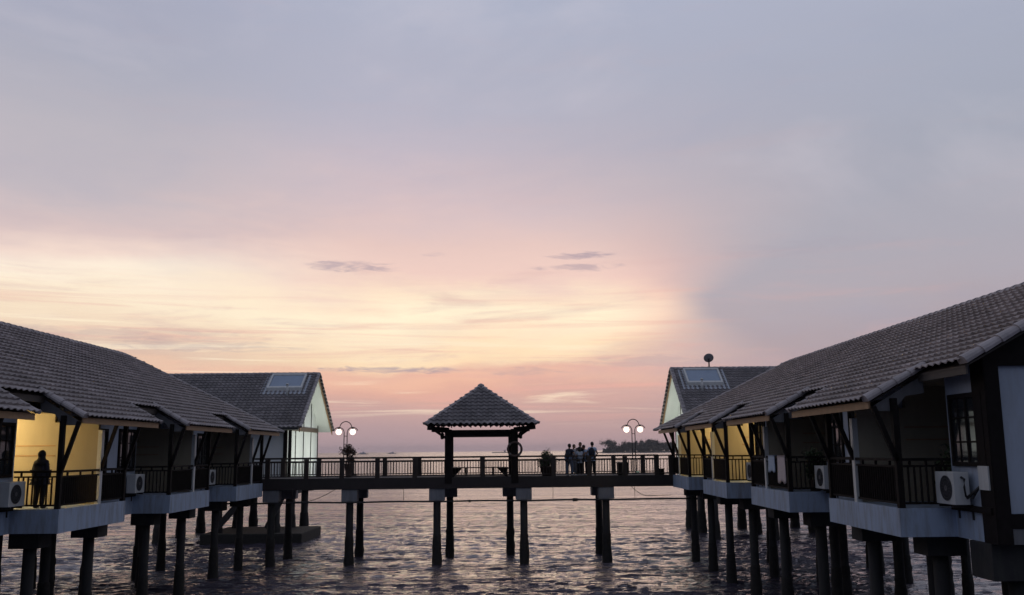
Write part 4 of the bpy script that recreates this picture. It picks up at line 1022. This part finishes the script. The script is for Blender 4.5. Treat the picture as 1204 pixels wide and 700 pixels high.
# ------------------------------------------------------------------ water
def water():
    def axis(c0, c1, d0, g, lim):
        a = [c0]; 
        while a[-1] < c1: a.append(a[-1]+d0)
        d = d0
        while a[-1] < lim: d *= g; a.append(a[-1]+d)
        return a
    xp = axis(0, 24, 0.115, 1.05, 60000); xs = np.array([-x for x in xp[:0:-1]]+xp)
    ya = axis(16, 58, 0.115, 1.025, 150); 
    d = ya[-1]-ya[-2]
    while ya[-1] < 60000: d *= 1.10; ya.append(ya[-1]+d)
    yb = [16]; d = 0.15
    while yb[-1] > -60000: d *= 1.12; yb.append(yb[-1]-d)
    ys = np.array(yb[:0:-1]+ya)
    X, Y = np.meshgrid(xs, ys); Z = np.zeros_like(X); DX = np.zeros_like(X); DY = np.zeros_like(X)
    for i in range(110):
        lam = 0.40*(6.0/0.40)**(rng.random()**1.3)
        th = rng.normal(0, 0.50)+math.radians(-94)
        k = 2*math.pi/lam; kx, ky = k*math.cos(th), k*math.sin(th); ph = rng.random()*6.283
        amp = 0.0038*lam**0.38
        lo = np.maximum(np.abs(X)*0.0+0.15, 0.0)
        c = np.cos(kx*X+ky*Y+ph); s_ = np.sin(kx*X+ky*Y+ph)
        Z += amp*c; DX -= 0.8*amp*kx/k*s_; DY -= 0.8*amp*ky/k*s_
    # gusts and lulls across the surface
    mod = 1+0.28*np.sin(X*0.11+Y*0.23+1.3)*np.sin(Y*0.31-X*0.05)+0.2*np.sin(X*0.31-Y*0.17+2)*np.sin(X*.07+.5)
    fx = np.clip((70-np.abs(X))/25, 0, 1); fy = np.clip((150-Y)/60, 0, 1)*np.clip((Y+10)/15, 0, 1); f = fx*fy*mod
    Z *= f; X2 = X+DX*f; Y2 = Y+DY*f
    nv = X.size; co = np.stack([X2.ravel(), Y2.ravel(), Z.ravel()+WZ], 1).astype(np.float32)
    ny, nx = X.shape; idx = np.arange(nv).reshape(ny, nx)
    q = np.stack([idx[:-1,:-1].ravel(), idx[:-1,1:].ravel(), idx[1:,1:].ravel(), idx[1:,:-1].ravel()], 1)
    me = bpy.data.meshes.new('water'); me.vertices.add(nv); me.vertices.foreach_set('co', co.ravel())
    me.loops.add(q.size); me.loops.foreach_set('vertex_index', q.ravel().astype(np.int32))
    me.polygons.add(len(q)); me.polygons.foreach_set('loop_start', np.arange(0, q.size, 4, dtype=np.int32)); me.polygons.foreach_set('loop_total', np.full(len(q), 4, dtype=np.int32))
    me.polygons.foreach_set('use_smooth', np.ones(len(q), dtype=bool)); me.update(); me.validate()
    m = bpy.data.materials.new('sea_water'); m.use_nodes = True; N = m.node_tree.nodes; L = m.node_tree.links; p = N['Principled BSDF']
    p.inputs['Base Color'].default_value = (0.055, 0.048, 0.070, 1); p.inputs['Roughness'].default_value = 0.13; p.inputs['Specular Tint'].default_value = (1.0, 0.84, 0.92, 1); p.inputs['IOR'].default_value = 1.5; p.inputs['Specular IOR Level'].default_value = 0.5
    tc = N.new('ShaderNodeTexCoord')
    sy = N.new('ShaderNodeSeparateXYZ'); L.new(tc.outputs['Object'], sy.inputs[0]); mr = N.new('ShaderNodeMapRange'); mr.interpolation_type = 'SMOOTHSTEP'
    for q, v in (('From Min', 25), ('From Max', 160), ('To Min', 0.03), ('To Max', 0.20)): mr.inputs[q].default_value = v
    L.new(sy.outputs['Y'], mr.inputs['Value']); L.new(mr.outputs['Result'], p.inputs['Roughness'])
    prev = None
    for sc, st, dist in (((1.5, 3.6, 1), 1.0, 0.115), ((0.42, 1.1, 1), 1.0, 0.19), ((4.0, 9.0, 1), 1.0, 0.065), ((0.04, 0.17, 1), 1.0, 1.8)):
        mp = N.new('ShaderNodeMapping'); mp.inputs['Scale'].default_value = sc; mp.inputs['Rotation'].default_value = (0, 0, 0.12)
        L.new(tc.outputs['Object'], mp.inputs['Vector'])
        nz = N.new('ShaderNodeTexNoise'); nz.inputs['Scale'].default_value = 1.0; nz.inputs['Detail'].default_value = 5; nz.inputs['Roughness'].default_value = 0.62; nz.inputs['Distortion'].default_value = 0.4
        L.new(mp.outputs['Vector'], nz.inputs['Vector'])
        b = N.new('ShaderNodeBump'); b.inputs['Strength'].default_value = st; b.inputs['Distance'].default_value = dist
        L.new(nz.outputs['Fac'], b.inputs['Height'])
        if prev: L.new(prev.outputs['Normal'], b.inputs['Normal'])
        prev = b
    L.new(prev.outputs['Normal'], p.inputs['Normal'])
    me.materials.append(m); o = bpy.data.objects.new('water', me); COL.objects.link(o); o['kind'] = 'structure'
water()

# ------------------------------------------------------------------ sky
def world():
    w = bpy.data.worlds.new('World'); scene.world = w; w.use_nodes = True; nt = w.node_tree; N = nt.nodes; L = nt.links; N.clear()
    out = N.new('ShaderNodeOutputWorld'); tc = N.new('ShaderNodeTexCoord'); sp = N.new('ShaderNodeSeparateXYZ'); L.new(tc.outputs['Generated'], sp.inputs[0])
    def mt(op, a, b=None, c=None, clamp=False):
        n = N.new('ShaderNodeMath'); n.operation = op; n.use_clamp = clamp
        for i, q in enumerate((a, b, c)):
            if q is None: continue
            if isinstance(q, (int, float)): n.inputs[i].default_value = q
            else: L.new(q, n.inputs[i])
        return n.outputs[0]
    def sstep(v, a, b):
        n = N.new('ShaderNodeMapRange'); n.interpolation_type = 'SMOOTHSTEP'
        for nm, q in (('Value', v), ('From Min', a), ('From Max', b)):
            if isinstance(q, (int, float)): n.inputs[nm].default_value = q
            else: L.new(q, n.inputs[nm])
        return n.outputs['Result']
    az = mt('ARCTAN2', sp.outputs['X'], sp.outputs['Y']); el = mt('MULTIPLY', mt('ARCSINE', sp.outputs['Z']), 180/math.pi)
    # streak coordinates
    def nz(sa, se, sc=1.0, det=4, off=0.0, rough=0.55, dist=0.0):
        cb = N.new('ShaderNodeCombineXYZ'); L.new(mt('MULTIPLY', az, sa), cb.inputs[0]); L.new(mt('MULTIPLY', el, se), cb.inputs[1]); cb.inputs[2].default_value = off
        n = N.new('ShaderNodeTexNoise'); n.inputs['Scale'].default_value = sc; n.inputs['Detail'].default_value = det; n.inputs['Roughness'].default_value = rough; n.inputs['Distortion'].default_value = dist
        L.new(cb.outputs[0], n.inputs['Vector']); return n.outputs['Fac']
    warp = mt('MULTIPLY', mt('SUBTRACT', nz(3.0, 0.16, 1.0, 5, 2.0), 0.5), 5.0)
    warp2 = mt('MULTIPLY', mt('SUBTRACT', nz(9.0, 0.9, 1.0, 6, 7.0, 0.6, 0.5), 0.5), 1.6)
    elw = mt('ADD', el, mt('MULTIPLY', mt('ADD', warp, warp2), sstep(el, -0.5, 6.0)))
    fac = mt('DIVIDE', elw, 90.0, clamp=True)
    def ramp(stops):
        r = N.new('ShaderNodeValToRGB'); cr = r.color_ramp; cr.interpolation = 'EASE' if False else 'LINEAR'
        while len(cr.elements) > 1: cr.elements.remove(cr.elements[-1])
        cr.elements[0].position = 0; cr.elements[0].color = stops[0][1]
        for (e, c) in stops[1:]:
            q = cr.elements.new(e/90); q.color = c
        L.new(fac, r.inputs['Fac']); return r.outputs['Color']
    hi = [(38, (.34,.36,.47,1)), (55, (.27,.30,.40,1)), (90, (.22,.25,.34,1))]
    cen = ramp([(0, lin(168,150,158)), (1.5, lin(176,153,158)), (2.7, lin(196,163,160)), (3.6, lin(220,172,158)), (4.4, lin(234,186,164)), (5.0, lin(228,182,164)), (5.7, lin(251,224,186)), (6.6, lin(250,226,194)), (7.4, lin(252,232,202)), (8.4, lin(255,242,212)), (9.2, lin(250,226,200)), (10.4, lin(236,204,194)), (12.5, lin(226,197,191)), (15, lin(212,191,194)), (18, lin(195,184,195)), (22, lin(178,178,195)), (27, lin(172,177,197))]+hi)
    lef = ramp([(0, lin(176,152,155)), (1.5, lin(190,156,155)), (3.0, lin(216,172,160)), (4.2, lin(232,190,168)), (5.0, lin(236,198,172)), (5.8, lin(214,184,170)), (7.0, lin(240,216,190)), (8.6, lin(250,232,206)), (10.4, lin(253,238,218)), (11.6, lin(240,216,204)), (12.8, lin(216,194,192)), (15.0, lin(194,184,190)), (18, lin(184,179,188)), (22, lin(170,171,186)), (27, lin(162,166,187))]+hi)
    rig = ramp([(0, lin(168,148,154)), (2, lin(172,150,155)), (4, lin(178,156,160)), (6, lin(172,158,165)), (9, lin(173,167,177)), (13, lin(169,168,180)), (18, lin(162,166,181)), (22, lin(164,169,186)), (27, lin(169,174,193))]+hi)
    def mix(f, a, b, mode='MIX'):
        n = N.new('ShaderNodeMix'); n.data_type = 'RGBA'; n.blend_type = mode
        if isinstance(f, (int, float)): n.inputs['Factor'].default_value = f
        else: L.new(f, n.inputs['Factor'])
        for nm, q in (('A', a), ('B', b)):
            if isinstance(q, tuple): n.inputs[nm].default_value = q
            else: L.new(q, n.inputs[nm])
        return n.outputs['Result']
    c = mix(sstep(az, -0.42, -0.12), lef, cen)
    dist = mt('ABSOLUTE', mt('SUBTRACT', el, 8.6)); wd = mt('ADD', 0.034, mt('MULTIPLY', mt('MAXIMUM', mt('SUBTRACT', dist, 0.6), 0.0), 0.038))
    bnd = mt('ADD', mt('SUBTRACT', 0.187, mt('MINIMUM', mt('MULTIPLY', mt('MULTIPLY', dist, dist), 0.00055), 0.03)), mt('MULTIPLY', mt('SUBTRACT', nz(5, .5, 1, 3, 11.0), .5), 0.03))
    c = mix(mt('MULTIPLY', sstep(az, mt('SUBTRACT', bnd, 0.10), bnd), mt('MULTIPLY', mt('MULTIPLY', sstep(el, 3.0, 5.5), sstep(el, 17.0, 9.5)), 0.62)), c, lin(236,190,180))
    c = mix(sstep(az, mt('SUBTRACT', bnd, wd), mt('ADD', bnd, wd)), c, rig)
    # soft streaks of brighter and greyer cloud
    st = nz(5.0, 0.75, 1.0, 6, 21.0, 0.62, 0.6)
    k = mt('MULTIPLY', sstep(st, 0.52, 0.72), mt('MULTIPLY', sstep(el, 0.8, 4.0), mt('ADD', 0.15, mt('MULTIPLY', sstep(el, 14, 8), 0.85))))
    c = mix(mt('MULTIPLY', k, 0.40), c, lin(204,168,168))
    s3 = nz(3.2, 1.5, 1.0, 6, 51.0, 0.6, 0.7); low = mt('MULTIPLY', sstep(el, 1.0, 3.0), sstep(el, 11.5, 7.0))
    c = mix(mt('MULTIPLY', mt('MULTIPLY', sstep(s3, 0.50, 0.68), low), mt('MULTIPLY', sstep(az, 0.26, 0.16), 0.5)), c, lin(226,172,162))
    c = mix(mt('MULTIPLY', mt('MULTIPLY', sstep(s3, 0.46, 0.30), low), mt('MULTIPLY', sstep(az, 0.2, 0.05), 0.6)), c, lin(255,240,212))
    st2 = nz(2.2, 0.10, 1.0, 5, 33.0, 0.6, 0.4)
    c = mix(mt('MULTIPLY', sstep(st2, 0.50, 0.75), 0.22), c, lin(150,158,184))
    c = mix(mt('MULTIPLY', sstep(st2, 0.48, 0.28), mt('MULTIPLY', sstep(el, 10, 16), 0.16)), c, lin(226,216,222))
    # small dark clouds: (azimuth, elevation, half width, half height, amount)
    for i, (x, y, hw, hh, am) in enumerate([(408, 317, 56, 8, .6), (690, 301, 42, 5, .7), (690, 315, 66, 5, .55), (470, 436, 110, 4.5, .75), (620, 437, 60, 6, .35), (510, 300, 20, 4, .35), (950, 300, 120, 12, .12), (230, 413, 120, 8, .30), (150, 402, 160, 8, .25), (760, 425, 90, 8, .3)]):
        a0 = math.atan((x-602)/1115); e0 = math.degrees(math.atan(180.6/1100)-math.atan((y-350-(602-x)*0.0095)/1100))
        dx = mt('DIVIDE', mt('SUBTRACT', az, a0), hw/1115); dy = mt('DIVIDE', mt('SUBTRACT', el, e0), math.degrees(hh/1100))
        r2 = mt('ADD', mt('MULTIPLY', dx, dx), mt('MULTIPLY', dy, dy))
        nn = nz(26.0, 2.6, 1.0, 6, 40.0+i*3, 0.6, 1.0)
        v = mt('SUBTRACT', mt('MULTIPLY', nn, 2.3), mt('ADD', mt('MULTIPLY', r2, 0.55), 0.55))
        c = mix(mt('MULTIPLY', sstep(v, 0.05, 0.75), am), c, lin(158,146,162))
    # the half of the sky behind the camera is already dim blue
    back = N.new('ShaderNodeValToRGB'); cr = back.color_ramp; cr.elements[0].position = 0; cr.elements[0].color = (.05,.075,.14,1); cr.elements[1].position = 0.4; cr.elements[1].color = (.26,.28,.35,1); L.new(fac, back.inputs['Fac'])
    c = mix(sstep(sp.outputs['Y'], 0.55, -0.25), c, back.outputs['Color'])
    c = mix(sstep(el, -0.6, -6), c, (.03,.03,.04,1))
    bg = N.new('ShaderNodeBackground'); L.new(c, bg.inputs['Color']); bg.inputs['Strength'].default_value = 1.03
    sk = N.new('ShaderNodeTexSky'); sk.sky_type = 'NISHITA'; sk.sun_disc = False; sk.sun_elevation = math.radians(1.5); sk.sun_rotation = math.radians(3); sk.dust_density = 2
    b2 = N.new('ShaderNodeBackground'); L.new(sk.outputs['Color'], b2.inputs['Color']); b2.inputs['Strength'].default_value = 0.004
    ad = N.new('ShaderNodeAddShader'); L.new(bg.outputs[0], ad.inputs[0]); L.new(b2.outputs[0], ad.inputs[1]); L.new(ad.outputs[0], out.inputs['Surface'])
    try: w.cycles.sampling_method = 'MANUAL'; w.cycles.sample_map_resolution = 1024
    except Exception: pass
world()
sl = bpy.data.lights.new('sun', 'SUN'); sl.energy = 0.06; sl.angle = math.radians(20); sl.color = (1.0, 0.75, 0.55)
so = bpy.data.objects.new('sun', sl); COL.objects.link(so)
d = Vector((math.sin(math.radians(3)), math.cos(math.radians(3)), math.tan(math.radians(7)))).normalized(); so.rotation_euler = d.to_track_quat('Z', 'Y').to_euler(); so.location = (0, 0, 60)

# ------------------------------------------------------------------ sea haze
hz = MB(); hz.box(-5000, 5000, -300, 7000, -4, 42)
hm = bpy.data.materials.new('sea_haze'); hm.use_nodes = True; hn = hm.node_tree; hn.nodes.remove(hn.nodes['Principled BSDF'])
pv = hn.nodes.new('ShaderNodeVolumePrincipled'); pv.inputs['Color'].default_value = (0.90, 0.88, 0.92, 1); pv.inputs['Density'].default_value = 0.00008; pv.inputs['Anisotropy'].default_value = 0.3
hn.links.new(pv.outputs['Volume'], hn.nodes['Material Output'].inputs['Volume'])
ho = hz.build('haze', hm); tag(ho, kind='stuff')

# ------------------------------------------------------------------ camera
cam = bpy.data.cameras.new('camera'); co_ = bpy.data.objects.new('camera', cam); COL.objects.link(co_); scene.camera = co_
cam.sensor_width = 36; cam.lens = 36*1100/1204; cam.clip_end = 150000; cam.clip_start = 0.1
co_.matrix_world = Matrix.Translation((0, 0, CZ))@Matrix.Rotation(math.radians(90)+math.atan(180.6/1100), 4, 'X')@Matrix.Rotation(-0.0095, 4, 'Z')
vs_ = scene.view_settings; vs_.view_transform = 'Standard'; vs_.look = 'None'; vs_.exposure = 0; vs_.gamma = 1; vs_.use_curve_mapping = False
for o in scene.objects:
    if 'world' in o: del o['world']
